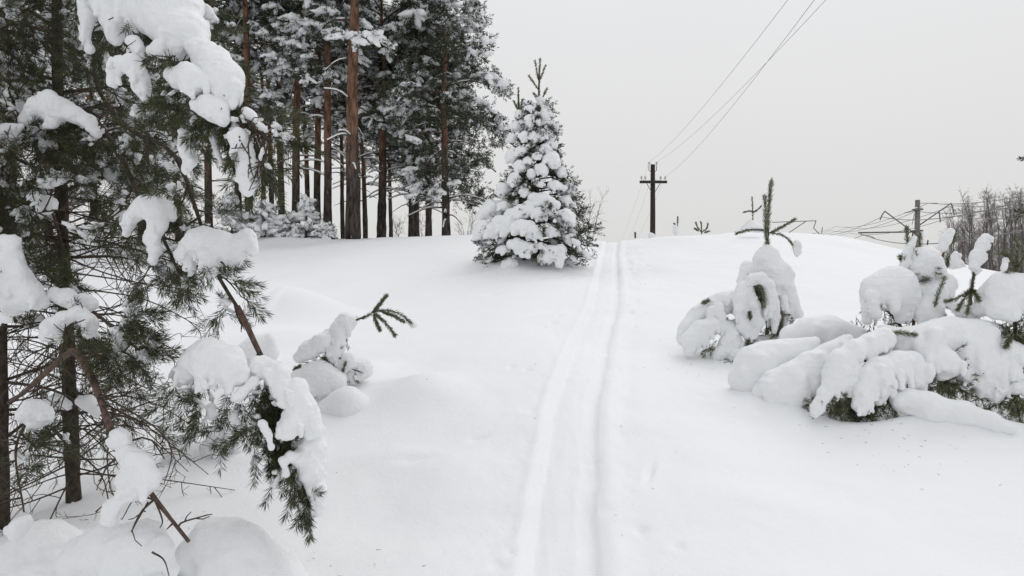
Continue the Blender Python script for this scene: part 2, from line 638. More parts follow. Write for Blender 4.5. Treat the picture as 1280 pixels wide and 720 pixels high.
tk = PP([(703, 800, 3.0), (701, 720, 3.9), (711, 590, 5.0), (727, 460, 6.8), (740, 415, 8.2), (755, 378, 10.2), (759, 345, 13.2), (761, 328, 16), (763, 312, 19.0)])
TY = np.r_[-60, -5, 0, tk[:, 1], 24, 34, 60, 1000]
TX = np.r_[-3.0, -0.15, 0.05, tk[:, 0], 3.3, 4.6, 8, 90]


def track_x(y):
    y = np.asarray(y, float)
    out = 0
    for o, w in ((-0.8, 0.25), (0, 0.5), (0.8, 0.25)):
        out = out + w * np.interp(y + o, TY, TX)
    return out


BUMPS = []          # smooth snow humps over buried things: x, y, rx, ry, height


def bump_px(px, py, d, wpx, dep, h):
    p = P(px, py, d)
    BUMPS.append((p[0], p[1], wpx * px_m(d), dep, h))


bump_px(527, 520, 6.3, 55, 0.32, 0.17)
bump_px(500, 590, 5.2, 40, 0.2, 0.04)
bump_px(385, 402, 9.6, 60, 0.4, 0.28)
bump_px(345, 408, 9.4, 40, 0.4, 0.22)
bump_px(615, 373, 10.8, 10, 0.10, -0.05)
bump_px(205, 520, 6.5, 40, 0.3, 0.16)
bump_px(430, 520, 6.3, 45, 0.3, 0.05)
bump_px(455, 480, 6.9, 35, 0.3, 0.12)
bump_px(930, 500, 6.3, 60, 0.35, 0.08)
bump_px(1010, 510, 6.2, 50, 0.3, 0.10)
bump_px(1190, 525, 5.75, 85, 0.2, 0.17)
bump_px(1010, 440, 7.2, 60, 0.45, 0.20)
bump_px(1090, 420, 7.6, 80, 0.5, 0.30)
bump_px(1220, 440, 7.4, 90, 0.6, 0.35)
bump_px(905, 452, 8.2, 60, 0.5, 0.12)
bump_px(670, 335, 13.7, 75, 0.7, 0.12)
bump_px(30, 700, 3.9, 90, 0.5, 0.15)
bump_px(300, 300, 21.5, 90, 0.8, 0.2)
bump_px(380, 303, 20.8, 40, 0.5, 0.12)
bump_px(440, 360, 12, 40, 0.5, 0.06)
bump_px(360, 440, 8.2, 60, 0.4, 0.12)
bump_px(300, 500, 6.5, 50, 0.3, 0.09)
bump_px(560, 610, 4.9, 40, 0.25, 0.03)
bump_px(480, 650, 4.4, 60, 0.25, -0.04)
bump_px(870, 560, 5.3, 50, 0.3, 0.03)
bump_px(960, 640, 4.5, 90, 0.25, 0.04)
# the hollow under the snow-laden saplings on the right
bump_px(1078, 512, 6.08, 42, 0.17, -0.30)
bump_px(1080, 535, 5.66, 75, 0.13, 0.055)
bump_px(985, 520, 6.0, 60, 0.3, 0.06)
bump_px(1215, 500, 6.2, 45, 0.25, -0.12)

# ski-pole holes, footprints and animal marks beside the track: x, y, rx, ry, depth, angle
PITS = []
g0 = np.random.default_rng(3)
for y in np.arange(2.6, 19, 0.62):
    for s in (-1, 1):
        if g0.random() < 0.22:
            x = float(track_x(y)) + s * (0.52 + 0.1 * g0.normal())
            PITS.append((x, y + g0.uniform(-.3, .3), 0.035, 0.05, 0.035, 0))
for q in range(46):        # broken snow right of the track, mostly high up
    y = g0.uniform(3.5, 19) if q < 7 else g0.uniform(11, 19.5)
    x = float(track_x(y)) + g0.uniform(0.34, 0.75 if y < 11 else 1.0)
    PITS.append((x, y, g0.uniform(.04, .09), g0.uniform(.05, .12), g0.uniform(-.03, .05), g0.uniform(0, 3)))
for (px, py, d, a, b, h, an) in [(812, 598, 4.95, .03, .14, .035, 0.35), (800, 668, 4.3, .05, .05, .03, 0), (848, 685, 4.1, .04, .035, .025, 0), (663, 518, 5.8, .05, .05, .02, 0),
                                 (676, 395, 9.4, .05, .30, .045, 0.75), (690, 410, 8.9, .05, .10, .03, .4), (695, 430, 8.2, .05, .06, .025, 0), (598, 556, 5.4, .09, .03, .03, -.5), (520, 590, 5.1, .14, .06, .035, 0),
                                 (745, 585, 5.1, .04, .04, .02, 0), (660, 470, 6.7, .05, .04, .03, 0), (610, 372, 10.7, .14, .05, .05, 0), (640, 690, 4.1, .05, .06, .025, .2), (620, 700, 4.0, .05, .05, .02, 0),
                                 (790, 385, 9.8, .05, .05, .03, 0), (805, 385, 9.8, .06, .04, .02, 0), (760, 640, 4.5, .05, .05, .02, 0)]:
    p = P(px, py, d)
    PITS.append((p[0], p[1], a, b, h, an))


def ground(x, y, fine=True):
    x, y = np.asarray(x, float), np.asarray(y, float)
    sh = np.broadcast(x, y).shape
    x, y = np.broadcast_to(x, sh).ravel(), np.broadcast_to(y, sh).ravel()
    r = np.hypot(x, y - 10)
    w = np.clip((r - 70) / 60, 0, 1)
    z = np.empty_like(x)
    near = w < 1
    z[near] = tps(x[near], y[near])
    z = np.where(near, np.where(near, z, 0) * (1 - w) + (-4.0) * w, -4.0)
    for bx, by, rx, ry, h in BUMPS:
        m = (np.abs(x - bx) < 4 * rx) & (np.abs(y - by) < 4 * ry)
        if m.any():
            q = ((x[m] - bx) / rx) ** 2 + ((y[m] - by) / ry) ** 2
            z[m] += h * np.exp(-q * 0.9)
    if fine:
        p = np.stack([x, y, np.zeros_like(x)], -1)
        k = np.clip(np.hypot(x, y) / 6, 0.5, 1.5)
        z = z + 0.026 * k * vnoise(p * 0.9, 1) + 0.013 * vnoise(p * np.array([2.0, 3.0, 1]), 2) + 0.0030 * vnoise(p * 8, 3) + 0.0012 * vnoise(p * 21, 4)
        s = x - track_x(y)
        y1 = np.stack([y, y * 0, y * 0], -1)
        wob = 0.020 * vnoise(y1 * 0.7, 8) + 0.007 * vnoise(y1 * 2.6, 9) + 0.0025 * vnoise(y1 * 9, 10)
        s = (s + wob) / 0.87 + 0.010 * np.sign(s) * vnoise(np.stack([y * 3.1, np.sign(s) * 9, y * 0], -1), 13)
        on = 1 / (1 + np.exp((np.abs(s) - 0.235) * 45))          # pressed band
        z = z - 0.034 * on
        gl = np.where(s < -0.165, np.clip(1 - np.abs((s + 0.165) / 0.040) ** 3, 0, 1), np.clip(1 - (s + 0.165) / 0.13, 0, 1) ** 1.5)
        gr = np.where(s > 0.165, np.clip(1 - np.abs((s - 0.165) / 0.075) ** 3, 0, 1), np.clip(1 - np.abs((s - 0.165) / 0.085) ** 1.6, 0, 1))
        z = z - 0.016 * gl - 0.013 * gr
        z = z + 0.012 * np.exp(-((s + 0.28) / 0.05) ** 2) + 0.010 * np.exp(-((s - 0.33) / 0.06) ** 2)
        z = z - 0.014 * np.exp(-((s - 0.47) / 0.10) ** 2) * (0.6 + 0.6 * vnoise(p * np.array([3, 1.6, 1]), 12))
        m = (np.abs(s) < 1.2) & (y < 24) & (y > -2)
        rough = np.exp(-((np.abs(s[m]) - 0.42) / 0.16) ** 2)
        z[m] += rough * (0.004 + 0.006 * np.clip((y[m] - 10) / 6, 0, 1)) * (vnoise(p[m] * 9, 21) + 0.6 * vnoise(p[m] * 24, 22))
        z[m] += 0.0025 * vnoise(p[m] * np.array([30, 5, 1]), 23) * on[m]
        for bx, by, a, b, h, an in PITS:
            m = (np.abs(x - bx) < 0.6) & (np.abs(y - by) < 0.6)
            if m.any():
                dx, dy = x[m] - bx, y[m] - by
                ca, sa = math.cos(an), math.sin(an)
                q = ((dx * ca - dy * sa) / a) ** 2 + ((dx * sa + dy * ca) / b) ** 2
                z[m] -= h * (np.exp(-q) - 0.35 * np.exp(-q / 3))
    return z.reshape(sh)


def gz(x, y):
    return float(ground(np.array([x]), np.array([y]))[0])


def build_ground():
    def grow(a, step, end, ratio):
        out = [a]
        while out[-1] < end:
            step *= ratio
            out.append(out[-1] + step)
        return out
    sp_ = list(np.arange(0, 0.62, 0.0125)) + grow(0.62, 0.0125, 4, 1.02)
    sp_ = sp_ + grow(sp_[-1], sp_[-1] - sp_[-2], 14, 1.004) 
    sp_ = sp_ + grow(sp_[-1], sp_[-1] - sp_[-2], 900, 1.14)
    s = np.array([-v for v in sp_[:0:-1]] + sp_)
    yp = grow(2.4, 0.020, 12, 1.003)
    yp = yp + grow(yp[-1], yp[-1] - yp[-2], 30, 1.004)
    yp = yp + grow(yp[-1], yp[-1] - yp[-2], 1200, 1.09)
    yn = grow(0, 0.03, 300, 1.16)
    y = np.array([2.4 - v for v in yn[:0:-1]] + yp)
    Sg, Yg = np.meshgrid(s, y, indexing='ij')
    Xg = Sg + track_x(Yg) * np.exp(-(np.abs(Sg) / 30) ** 2) 
    Zg = ground(Xg, Yg)
    a, b = Xg.shape
    i, j = np.meshgrid(np.arange(a - 1), np.arange(b - 1), indexing='ij')
    q = np.stack([i * b + j, (i + 1) * b + j, (i + 1) * b + j + 1, i * b + j + 1], -1).reshape(-1, 4)
    mb = MB()
    mb.add(np.stack([Xg, Yg, Zg], -1), None, q)
    o = mb.build('ground', SNOWG)
    tag(o, kind='structure')
    print('ground verts', a * b)


build_ground()

# ------------------------------------------------------------------ forest pines
def scots_pine(label, px, d, h, r0, seed, base_frac=0.42, spread=2.4, n_limbs=56, lean=(0, 0), snow=0.62, group='tall pines at the top of the slope',
               dead=9, dens=1.0, droop=0.0, bx=None):
    g = np.random.default_rng(seed)
    x = (px - 640) / F * d if bx is None else bx
    r0 *= 0.86
    base_frac *= 0.92
    spread *= 0.90
    n_limbs = int(n_limbs * 0.72)
    g_ = np.random.default_rng(seed + 99)
    if lean == (0, 0):
        lean = (g_.normal(0, 0.011), g_.normal(0, 0.008))
    z0 = gz(x, d) - 0.05
    t = thing('pine_tree', label, 'pine tree', (x, d, z0), group)
    o = np.array([x, d, z0])
    n = 14
    zz = np.linspace(0, 1, n)
    wob = np.cumsum(g.normal(0, 0.06, (n, 2)), 0) * np.linspace(0, 1, n)[:, None] * h / 12
    line = np.stack([lean[0] * zz * h + wob[:, 0], lean[1] * zz * h + wob[:, 1], zz * h], -1) + o
    rad = r0 * (1 - zz) ** 0.85 * 0.86 + 0.012
    rad[0] = r0 * 1.05
    mb = MB()
    lf = smooth_line(line, 40)
    rf = np.interp(np.linspace(0, 1, 40), zz, rad) * (1 + 0.04 * g.normal(size=40))
    tubes(mb, lf, rf, 12)
    mb.build('trunk', BARK, t)
    at = lambda u: np.stack([np.interp(u, zz, line[:, i]) for i in range(3)], -1)
    br, cr_, sn = MB(), MB(), MB()
    # dead stubs and bare lower limbs
    limbs = []
    for i in range(dead):
        u = g.uniform(base_frac * 0.45, base_frac * 1.05)
        a = g.uniform(0, 2 * np.pi)
        L = g.uniform(0.5, 1.6)
        p0 = at(u)
        dr = np.array([math.cos(a), math.sin(a), g.uniform(-0.25, 0.2)])
        c = smooth_line([p0, p0 + dr * L * 0.5 + [0, 0, 0.04], p0 + dr * L + [0, 0, -0.12 * L]], 6)
        tubes(br, c, np.linspace(0.028, 0.008, 6), 5)
        tubes(sn, c[1:] + [0, 0, 0.03], np.linspace(0.035, 0.02, 5), 5) if g.random() < 0.6 else None
    cen, dirs, size = [], [], []
    for i in range(n_limbs):
        q = (i + g.random()) / n_limbs
        u = base_frac + (1 - base_frac) * q ** 0.95 * 0.985
        a = i * 2.39996 + g.normal(0, 0.5)
        prof = (0.55 + 0.9 * q) if q < 0.4 else 0.91 * (1 - ((q - 0.4) / 0.62) ** 1.6) + 0.08
        L = max(0.35, spread * prof * g.uniform(0.65, 1.15))
        el = -0.28 + 0.75 * q + g.normal(0, 0.14) - droop
        p0 = at(u)
        hd = np.array([math.cos(a), math.sin(a), 0])
        c = smooth_line([p0, p0 + hd * L * 0.4 * math.cos(el) + [0, 0, L * 0.4 * math.sin(el + 0.25)],
                         p0 + hd * L * 0.75 * math.cos(el) + np.array([-hd[1], hd[0], 0]) * g.normal(0, 0.1) * L + [0, 0, L * 0.75 * math.sin(el + 0.05)],
                         p0 + hd * L * math.cos(el) + [0, 0, L * math.sin(el - 0.12)]], 8)
        rr = max(0.012, r0 * 0.24 * (L / spread) ** 0.8)
        tubes(br, c, np.linspace(rr, 0.007, 8), 5)
        if g.random() < 0.5:
            tubes(sn, c[1:6] + [0, 0, rr * 0.9], np.linspace(rr * 0.9, 0.02, 5), 5)
        k = max(3, int(L * 3.4 * dens))
        for j in range(k):
            v = 0.30 + 0.70 * (j + g.random()) / k
            pb = np.array([np.interp(v, np.linspace(0, 1, 8), c[:, e_]) for e_ in range(3)])
            sgn = 1 if j % 2 else -1
            aa = a + sgn * g.uniform(0.45, 1.25)
            l2 = L * g.uniform(0.18, 0.42) * (1.25 - 0.6 * v) + 0.12
            e2 = el + g.normal(0.05, 0.25)
            pe = pb + l2 * np.array([math.cos(aa) * math.cos(e2), math.sin(aa) * math.cos(e2), math.sin(e2)])
            tubes(br, np.stack([pb, (pb + pe) / 2 + [0, 0, 0.03], pe]), [0.012, 0.009, 0.006], 4)
            cen.append(pe)
            dirs.append(unit(pe - pb))
            size.append(g.uniform(0.20, 0.36))
            if l2 > 0.55:
                cen.append(pb * 0.45 + pe * 0.55 + g.normal(0, 0.06, 3))
                dirs.append(unit(pe - pb))
                size.append(g.uniform(0.17, 0.28))
        cen.append(c[-1])
        dirs.append(unit(c[-1] - c[-2]))
        size.append(g.uniform(0.22, 0.36))
    cen, dirs, size = np.array(cen), np.array(dirs), np.array(size)
    m = len(cen)
    # every cluster: short shoots fanning forward and up
    ns = 9
    v = g.normal(size=(m, ns, 3))
    v = unit(v) * np.array([1, 1, 0.75]) + dirs[:, None] * 0.75 + np.array([0, 0, 0.12 - droop])
    v = unit(v)
    A = cen[:, None] + v * size[:, None, None] * g.uniform(0.0, 0.45, (m, ns, 1)) + g.normal(0, 0.04, (m, ns, 3))
    B = A + v * (size[:, None, None] * g.uniform(0.55, 1.0, (m, ns, 1)))
    needles(cr_, A.reshape(-1, 3), B.reshape(-1, 3), 15, 0.115, 0.024, (28, 66), (0, 0, 0, 1, 1, 0, 1, 2), g)
    # snow: pillows with fingers lying along the shoots
    fld = 0.5 + 0.75 * vnoise(cen * 0.95, seed) + 0.30 * vnoise(cen * 2.6, seed + 1)
    pick = fld < np.quantile(fld, snow * 1.15)
    cc, dd, ss = cen[pick], dirs[pick], size[pick]
    mm = len(cc)
    if mm:
        nf = 5
        f = g.normal(size=(mm, nf, 3)) * np.array([1, 1, 0.18]) + dd[:, None] * 0.9
        f[..., 2] = -np.abs(f[..., 2]) - g.uniform(0.0, 0.5, (mm, nf)) - 0.1
        f = unit(f)
        C = cc[:, None] + f * ss[:, None, None] * g.uniform(0.15, 0.75, (mm, nf, 1))
        C[..., 2] += ss[:, None] * 0.36
        ln = (ss[:, None] * g.uniform(0.45, 0.95, (mm, nf)))
        rd = (ss[:, None] * g.uniform(0.19, 0.36, (mm, nf)))
        lumps(sn, C.reshape(-1, 3), f.reshape(-1, 3), ln.ravel(), rd.ravel(), 2 if d < 24.5 else 1, g, 0.2)
    br.build('branches', BARK if False else TWIG, t)
    cr_.build('crown', NF, t)
    sn.build('snow_cover', SNOW, t)
    return t


PINES = [
    # label, px, d, height, r0, seed, kwargs
    ('tall pine with the thickest orange trunk, snow collars on its bare limbs', 441, 21.5, 15.5, 0.25, 11, dict(base_frac=0.33, spread=2.9, n_limbs=46, dead=12, lean=(-0.006, 0), snow=0.5)),
    ('slim dark-trunked pine just left of the thickest orange trunk', 410, 23.0, 14, 0.165, 12, dict(base_frac=0.36, spread=2.2)),
    ('pine with a forked-looking reddish trunk, second left of the thickest trunk', 397, 25.5, 14, 0.16, 13, dict(base_frac=0.34, spread=2.3, lean=(-0.015, 0))),
    ('straight reddish pine standing above the snowy bushes at the wood edge', 370, 24.0, 14.5, 0.17, 14, dict(base_frac=0.36, spread=2.3)),
    ('thin grey pine behind the snowy bushes at the wood edge', 353, 27.0, 13, 0.16, 15, dict(base_frac=0.36, spread=2.4)),
    ('pine with a stout short-looking dark trunk right of the thickest orange trunk', 477, 25.0, 9.4, 0.20, 16, dict(base_frac=0.40, spread=2.6, n_limbs=46)),
    ('spindly pine seen close beside the thickest trunk, on its right', 457, 30.0, 10, 0.13, 17, dict(base_frac=0.34, spread=2.1)),
    ('thin orange pine, left one of a close pair near the wood end', 514, 26.5, 8.4, 0.13, 18, dict(base_frac=0.40, spread=2.0)),
    ('thin orange pine, right one of a close pair near the wood end', 521, 27.5, 8.0, 0.14, 19, dict(base_frac=0.40, spread=2.1)),
    ('leaning reddish pine between the close pair and the last pine of the wood', 536, 25.5, 7.6, 0.15, 20, dict(base_frac=0.40, spread=2.2)),
    ('last pine of the wood, full dark crown open to the sky on its right', 558, 23.5, 9.3, 0.17, 21, dict(base_frac=0.17, spread=2.4, n_limbs=72, snow=0.40, dens=1.2, droop=0.12)),
    ('thin bare-stemmed pine far back between thick trunks', 429, 29.0, 13, 0.10, 22, dict(base_frac=0.36, spread=2.0)),
    ('pine with a dark trunk partly behind the near pine drooping branches', 313, 23.0, 14, 0.17, 23, dict(base_frac=0.36, spread=2.5)),
    ('reddish pine visible left of the dark trunk at the wood edge', 299, 26.0, 14, 0.16, 24, dict(base_frac=0.38, spread=2.5)),
    ('pine showing through a gap of the near pine, trunk in shade', 262, 24.0, 14, 0.16, 25, dict(base_frac=0.34, spread=2.5)),
    ('pine of the wood seen through near pine twigs, slim grey stem', 225, 26.0, 13.5, 0.16, 26, dict(base_frac=0.34, spread=2.5)),
    ('pine of the wood behind the near pine, orange upper stem', 178, 24.0, 14, 0.17, 27, dict(base_frac=0.26, spread=2.6)),
    ('pine of the wood behind the near pine crown, snow-heavy', 120, 26.0, 14, 0.17, 28, dict(base_frac=0.24, spread=2.6)),
    ('reddish pine trunk at the left picture edge behind near twigs', 16, 19.5, 14, 0.20, 29, dict(base_frac=0.30, spread=2.6)),
    ('pine of the wood far left behind the near trunks', 62, 27.0, 14, 0.17, 30, dict(base_frac=0.24, spread=2.6)),
    ('slim orange pine stem between the slim dark pine and the reddish one', 386, 28.5, 14, 0.12, 41, dict(base_frac=0.46, spread=1.9, n_limbs=40)),
    ('slim pine stem right of the stout dark trunk, standing in the open gap', 489, 30.5, 9.5, 0.10, 42, dict(base_frac=0.48, spread=1.7, n_limbs=30)),
    ('thin pine stem at the left side of the grey pine and snowy bushes', 341, 29.0, 13.5, 0.12, 43, dict(base_frac=0.44, spread=2.0, n_limbs=40)),
    ('low-crowned pine filling the back of the wood, behind thickest trunk', 448, 35.0, 13.5, 0.15, 32, dict(base_frac=0.42, spread=2.4, n_limbs=36)),
    ('low-crowned pine at the back of the wood, behind the grey stem', 330, 33.0, 13, 0.15, 34, dict(base_frac=0.42, spread=2.4, n_limbs=36)),
]
for lab, px, d, h, r0, seed, kw in PINES:
    scots_pine(lab, px, d, h, r0, seed, **kw)


# ------------------------------------------------------------------ snowy bushes at the wood edge
def young_pine_bush(label, px, d, h, w, seed, group='snowy bushes at the wood edge'):
    g = np.random.default_rng(seed)
    x = (px - 640) / F * d
    z0 = gz(x, d) - 0.03
    t = thing('young_pine', label, 'young pine', (x, d, z0), group)
    o = np.array([x, d, z0])
    st, nd, sn = MB(), MB(), MB()
    tubes(st, np.stack([o, o + [0.02, 0, h * 0.5], o + [0, 0, h]]), [0.03, 0.02, 0.008], 6)
    A, B = [], []
    cen, dd, ss = [], [], []
    for i in range(46):
        q = g.random() ** 1.2
        a = i * 2.4 + g.normal(0, .3)
        L = w * (1 - q) ** 0.8 * g.uniform(0.6, 1.05) + 0.1
        p0 = o + [0, 0, h * q * 0.97]
        pe = p0 + np.array([math.cos(a) * L, math.sin(a) * L, L * g.uniform(-0.35, 0.35)])
        tubes(st, np.stack([p0, pe]), [0.01, 0.004], 4)
        for v in np.linspace(0.35, 1, 4):
            pb = p0 * (1 - v) + pe * v
            e_ = unit(unit(pe - p0) + g.normal(0, 0.5, 3))
            A.append(pb)
            B.append(pb + e_ * g.uniform(0.1, 0.2))
            if g.random() < 0.72:
                cen.append(pb + [0, 0, 0.04])
                dd.append(unit(e_ + np.array([0, 0, -0.4])))
                ss.append(g.uniform(0.07, 0.14))
    needles(nd, np.array(A), np.array(B), 16, 0.08, 0.016, (30, 65), (0, 1, 1, 2, 3), g)
    ss = np.array(ss)
    lumps(sn, np.array(cen), np.array(dd), ss * 1.2, ss * 0.62, 2, g, 0.2)
    st.build('stem', TWIG, t)
    nd.build('needles', NF, t)
    sn.build('snow_cover', SNOW, t)


young_pine_bush('snow-covered bushy young pine by the reddish straight pine', 383, 21.8, 1.25, 0.62, 51)
young_pine_bush('broad low snow-covered bush left of the straight reddish pine', 331, 21.5, 1.05, 0.75, 52)
young_pine_bush('small snow-covered bush between the two bigger snowy bushes', 357, 22.6, 0.75, 0.5, 53)
young_pine_bush('snowy young pine half hidden behind the near pine hanging snow', 290, 21.5, 1.3, 0.8, 54)
young_pine_bush('tiny snow-covered bush at the foot of the slim dark pine', 405, 21.0, 0.36, 0.3, 55)


# ------------------------------------------------------------------ bare bushes and the bare wood beyond the railway
def bare_mesh(h, seed, n_main, spread, thick=0.012, trunk=None, sub=6, tiny=5):
    """local twig mesh: stems from the origin, ramified twice"""
    g = np.random.default_rng(seed)
    tr, cr_ = MB(), MB()
    if trunk:
        z = np.linspace(0, 1, 9)
        wob = np.cumsum(g.normal(0, 0.018, (9, 2)), 0) * h
        line = np.stack([wob[:, 0] * z, wob[:, 1] * z, z * h], -1)
        tubes(tr, line, trunk * (1 - z) ** 0.8 + 0.012, 7)
        starts = []
        for i in range(n_main):
            u = g.uniform(0.22, 0.98)
            a = g.uniform(0, 6.28)
            p0 = np.array([np.interp(u, z, line[:, k]) for k in range(3)])
            L = spread * (1.15 - u) * g.uniform(0.5, 1.1) + 0.4
            starts.append((p0, np.array([math.cos(a) * 0.75, math.sin(a) * 0.75, g.uniform(0.7, 1.5)]), L))
    else:
        starts = []
        for i in range(n_main):
            a = g.uniform(0, 6.28)
            starts.append((np.array([g.normal(0, 0.06), g.normal(0, 0.06), 0]), np.array([math.cos(a) * spread, math.sin(a) * spread, 1.0]), h * g.uniform(0.6, 1.05)))
    for p0, dr, L in starts:
        dr = unit(dr)
        c = smooth_line([p0, p0 + dr * L * 0.5 + g.normal(0, 0.04, 3) * L, p0 + dr * L + g.normal(0, 0.07, 3) * L + [0, 0, 0.08 * L]], 6)
        tubes(cr_, c, np.linspace(thick * (1.6 if trunk else 1), thick * 0.35, 6), 4)
        P2, Q2, Rr = [], [], []
        for j in range(sub):
            v = g.uniform(0.25, 1)
            pb = np.array([np.interp(v, np.linspace(0, 1, 6), c[:, k]) for k in range(3)])
            d2 = unit(dr + g.normal(0, 0.5, 3))
            l2 = L * g.uniform(0.2, 0.45)
            pe = pb + d2 * l2
            tubes(cr_, np.stack([pb, (pb + pe) / 2 + g.normal(0, 0.03, 3) * l2, pe]), [thick * 0.55, thick * 0.42, thick * 0.25], 3)
            for k in range(tiny):
                v = g.uniform(0.2, 1)
                a3 = pb * (1 - v) + pe * v
                P2.append(np.stack([a3, a3 + unit(d2 + g.normal(0, 0.6, 3)) * l2 * g.uniform(0.3, 0.6)]))
        if P2:
            tubes(cr_, np.array(P2), np.tile([thick * 0.35, thick * 0.2], (len(P2), 1)), 3, cap=False)
    return tr, cr_


def bare_bush(label, px, d, h, seed, spread=0.35, n=7):
    x = (px - 640) / F * d
    t = thing('bare_bush', label, 'bush', (0, 0, 0), 'bare bushes on the crest')
    _, c = bare_mesh(h, seed, n, spread, 0.007, None, 6, 3)
    c.build('twigs', BARE, t)
    t.location = (x, d, gz(x, d) - 0.03)


bare_bush('leafless bush rising behind the right foot of the snowy young pine', 737, 21, 1.3, 61, 0.25)
bare_bush('leafless thin bush at the foot of the close pair of orange pines', 530, 24.5, 1.0, 62)
bare_bush('leafless thin bush between the stout dark trunk and the close pair', 494, 24.0, 0.9, 63)
bare_bush('leafless thin bush right of the last pine of the wood', 582, 25.0, 1.1, 64)
bare_bush('thin leafless twigs poking from the snow left of the domed sapling', 1088, 8.8, 0.36, 65, 0.5, 4)
bare_bush('thin leafless twigs poking from the snow below the wrapped tall tips', 1205, 9.5, 0.42, 66, 0.45, 5)

BT_GROUP = 'bare trees beyond the railway'
protos = []
for k, (h, nm, spd, tr) in enumerate([(13, 46, 2.5, 0.075), (12, 42, 2.2, 0.07), (13.5, 50, 2.4, 0.08), (9, 42, 2.2, 0.05)]):
    t_, c_ = bare_mesh(h, 70 + k, nm, spd, 0.0095, tr, 8, 8)
    tm = t_.build('trunk', BARE)
    cm = c_.build('crown', BARE)
    protos.append((tm, cm))
gt = np.random.default_rng(5)
specs = []
for i in range(36):
    px = 1190 + i * 3.4 + gt.normal(0, 2)
    d = gt.uniform(66, 92)
    specs.append((px, d, gt.uniform(0.82, 1.05) * (0.55 if px < 1200 else 0.78 if px < 1215 else 1.0), int(gt.integers(0, 3))))
for px, k_ in ((1168, 3), (1176, 3), (1184, 3), (1192, 3), (1180, 3)):
    specs.append((px, gt.uniform(60, 66), gt.uniform(0.55, 0.75), 3))
for i, (px, d, s, k_) in enumerate(specs):
    x = (px - 640) / F * d
    lab = 'low leafless thicket tree close right of the railway mast' if k_ == 3 else \
        ('leafless tall tree of the grey-brown wood beyond the railway')
    t = thing('bare_tree', lab, 'tree', (x, d, gz(x, d) - 0.1), BT_GROUP if k_ != 3 else 'thicket by the railway mast')
    t.rotation_euler = (0, 0, gt.uniform(0, 6.28))
    top = (340 - (238 + gt.uniform(-3, 12) + max(0, 1230 - px) * 0.5)) / F * d + 1.6
    s = s if k_ == 3 else (top - t.location.z) / (13, 12, 13.5)[k_]
    t.scale = (s, s, s)
    for src in protos[k_]:
        c = src if src.parent is None and not src.get('used') else src.copy()
        if c is not src:
            COL.objects.link(c)
        src['used'] = 1
        c.parent = t
for a, b in protos:
    for o in (a, b):
        if 'used' in o:
            del o['used']
        if o.parent is None:
            bpy.data.objects.remove(o)
for o in COL.objects:
    if 'used' in o:
        del o['used']

# ------------------------------------------------------------------ power pole and its wires
PD = 39.0
pt = P(816, 206, PD)
px0 = pt[0]
pb = gz(px0, PD) - 0.1
ut = thing('utility_pole', 'dark wooden power pole with a crossarm, alone on the crest', 'utility pole', (px0, PD, pb))
m = MB()
tubes(m, np.array([[px0, PD, pb], [px0 + 0.01, PD, pb + 3], [px0, PD, pt[2]]]), [0.15, 0.135, 0.115], 10)
m.build('pole', WOOD, ut)
arm_z = float(P(816, 228, PD)[2])
m = MB()
box(m, (px0, PD - 0.17, arm_z), (1.42, 0.11, 0.13))
m.build('crossarm', WOOD, ut, False)
for s in (-1, 1):
    m = MB()
    tubes(m, np.array([[px0 + s * 0.36, PD - 0.20, arm_z - 0.06], [px0 + s * 0.10, PD - 0.18, arm_z - 0.5]]), 0.018, 4)
    m.build('brace', METAL, ut)


def insulator(x, y, z, parent):
    m_ = MB()
    prof = [(0.02, 0), (0.02, 0.10), (0.055, 0.10), (0.065, 0.13), (0.04, 0.15), (0.06, 0.17), (0.05, 0.22), (0.015, 0.25)]
    c_ = np.array([[x, y, z + b] for a, b in prof])
    ang = np.arange(10) / 10 * 2 * np.pi
    V = np.concatenate([np.stack([x + a * np.cos(ang), y + a * np.sin(ang), np.full(10, z + b)], -1) for a, b in prof])
    q = [(i * 10 + j, i * 10 + (j + 1) % 10, (i + 1) * 10 + (j + 1) % 10, (i + 1) * 10 + j) for i in range(len(prof) - 1) for j in range(10)]
    m_.add(V, None, np.array(q))
    m_.build('insulator', CERAM, parent)


tz = float(pt[2])
m = MB()
for s in (-1, 1):
    tubes(m, np.array([[px0 + s * 0.10, PD, tz - 0.35], [px0 + s * 0.20, PD, tz - 0.30], [px0 + s * 0.20, PD, tz - 0.05]]), 0.02, 5)
m.build('top_bracket', METAL, ut)
INS = [(px0 - 0.20, tz - 0.08), (px0 + 0.20, tz - 0.08), (px0 + 0.62, arm_z + 0.065), (px0 - 0.62, arm_z + 0.065), (px0 + 0.38, arm_z + 0.065), (px0 - 0.42, arm_z + 0.065)]
for k, (ix, iz) in enumerate(INS):
    insulator(ix, PD - (0.17 if k > 1 else 0), iz, ut)
m = MB()
lumps(m, np.array([[px0, PD, tz + 0.02], [px0 - 0.35, PD - 0.17, arm_z + 0.08], [px0 + 0.2, PD - 0.17, arm_z + 0.08]]), np.array([[1, 0, 0.0]] * 3), np.array([0.11, 0.25, 0.12]), np.array([0.07, 0.045, 0.045]), 2)
m.build('snow_cap', SNOW, ut)


def span(a, b, sag, n=40):
    t_ = np.linspace(0, 1, n)[:, None]
    p = a * (1 - t_) + b * t_
    p[:, 2] -= sag * 4 * (t_ * (1 - t_))[:, 0]
    return p


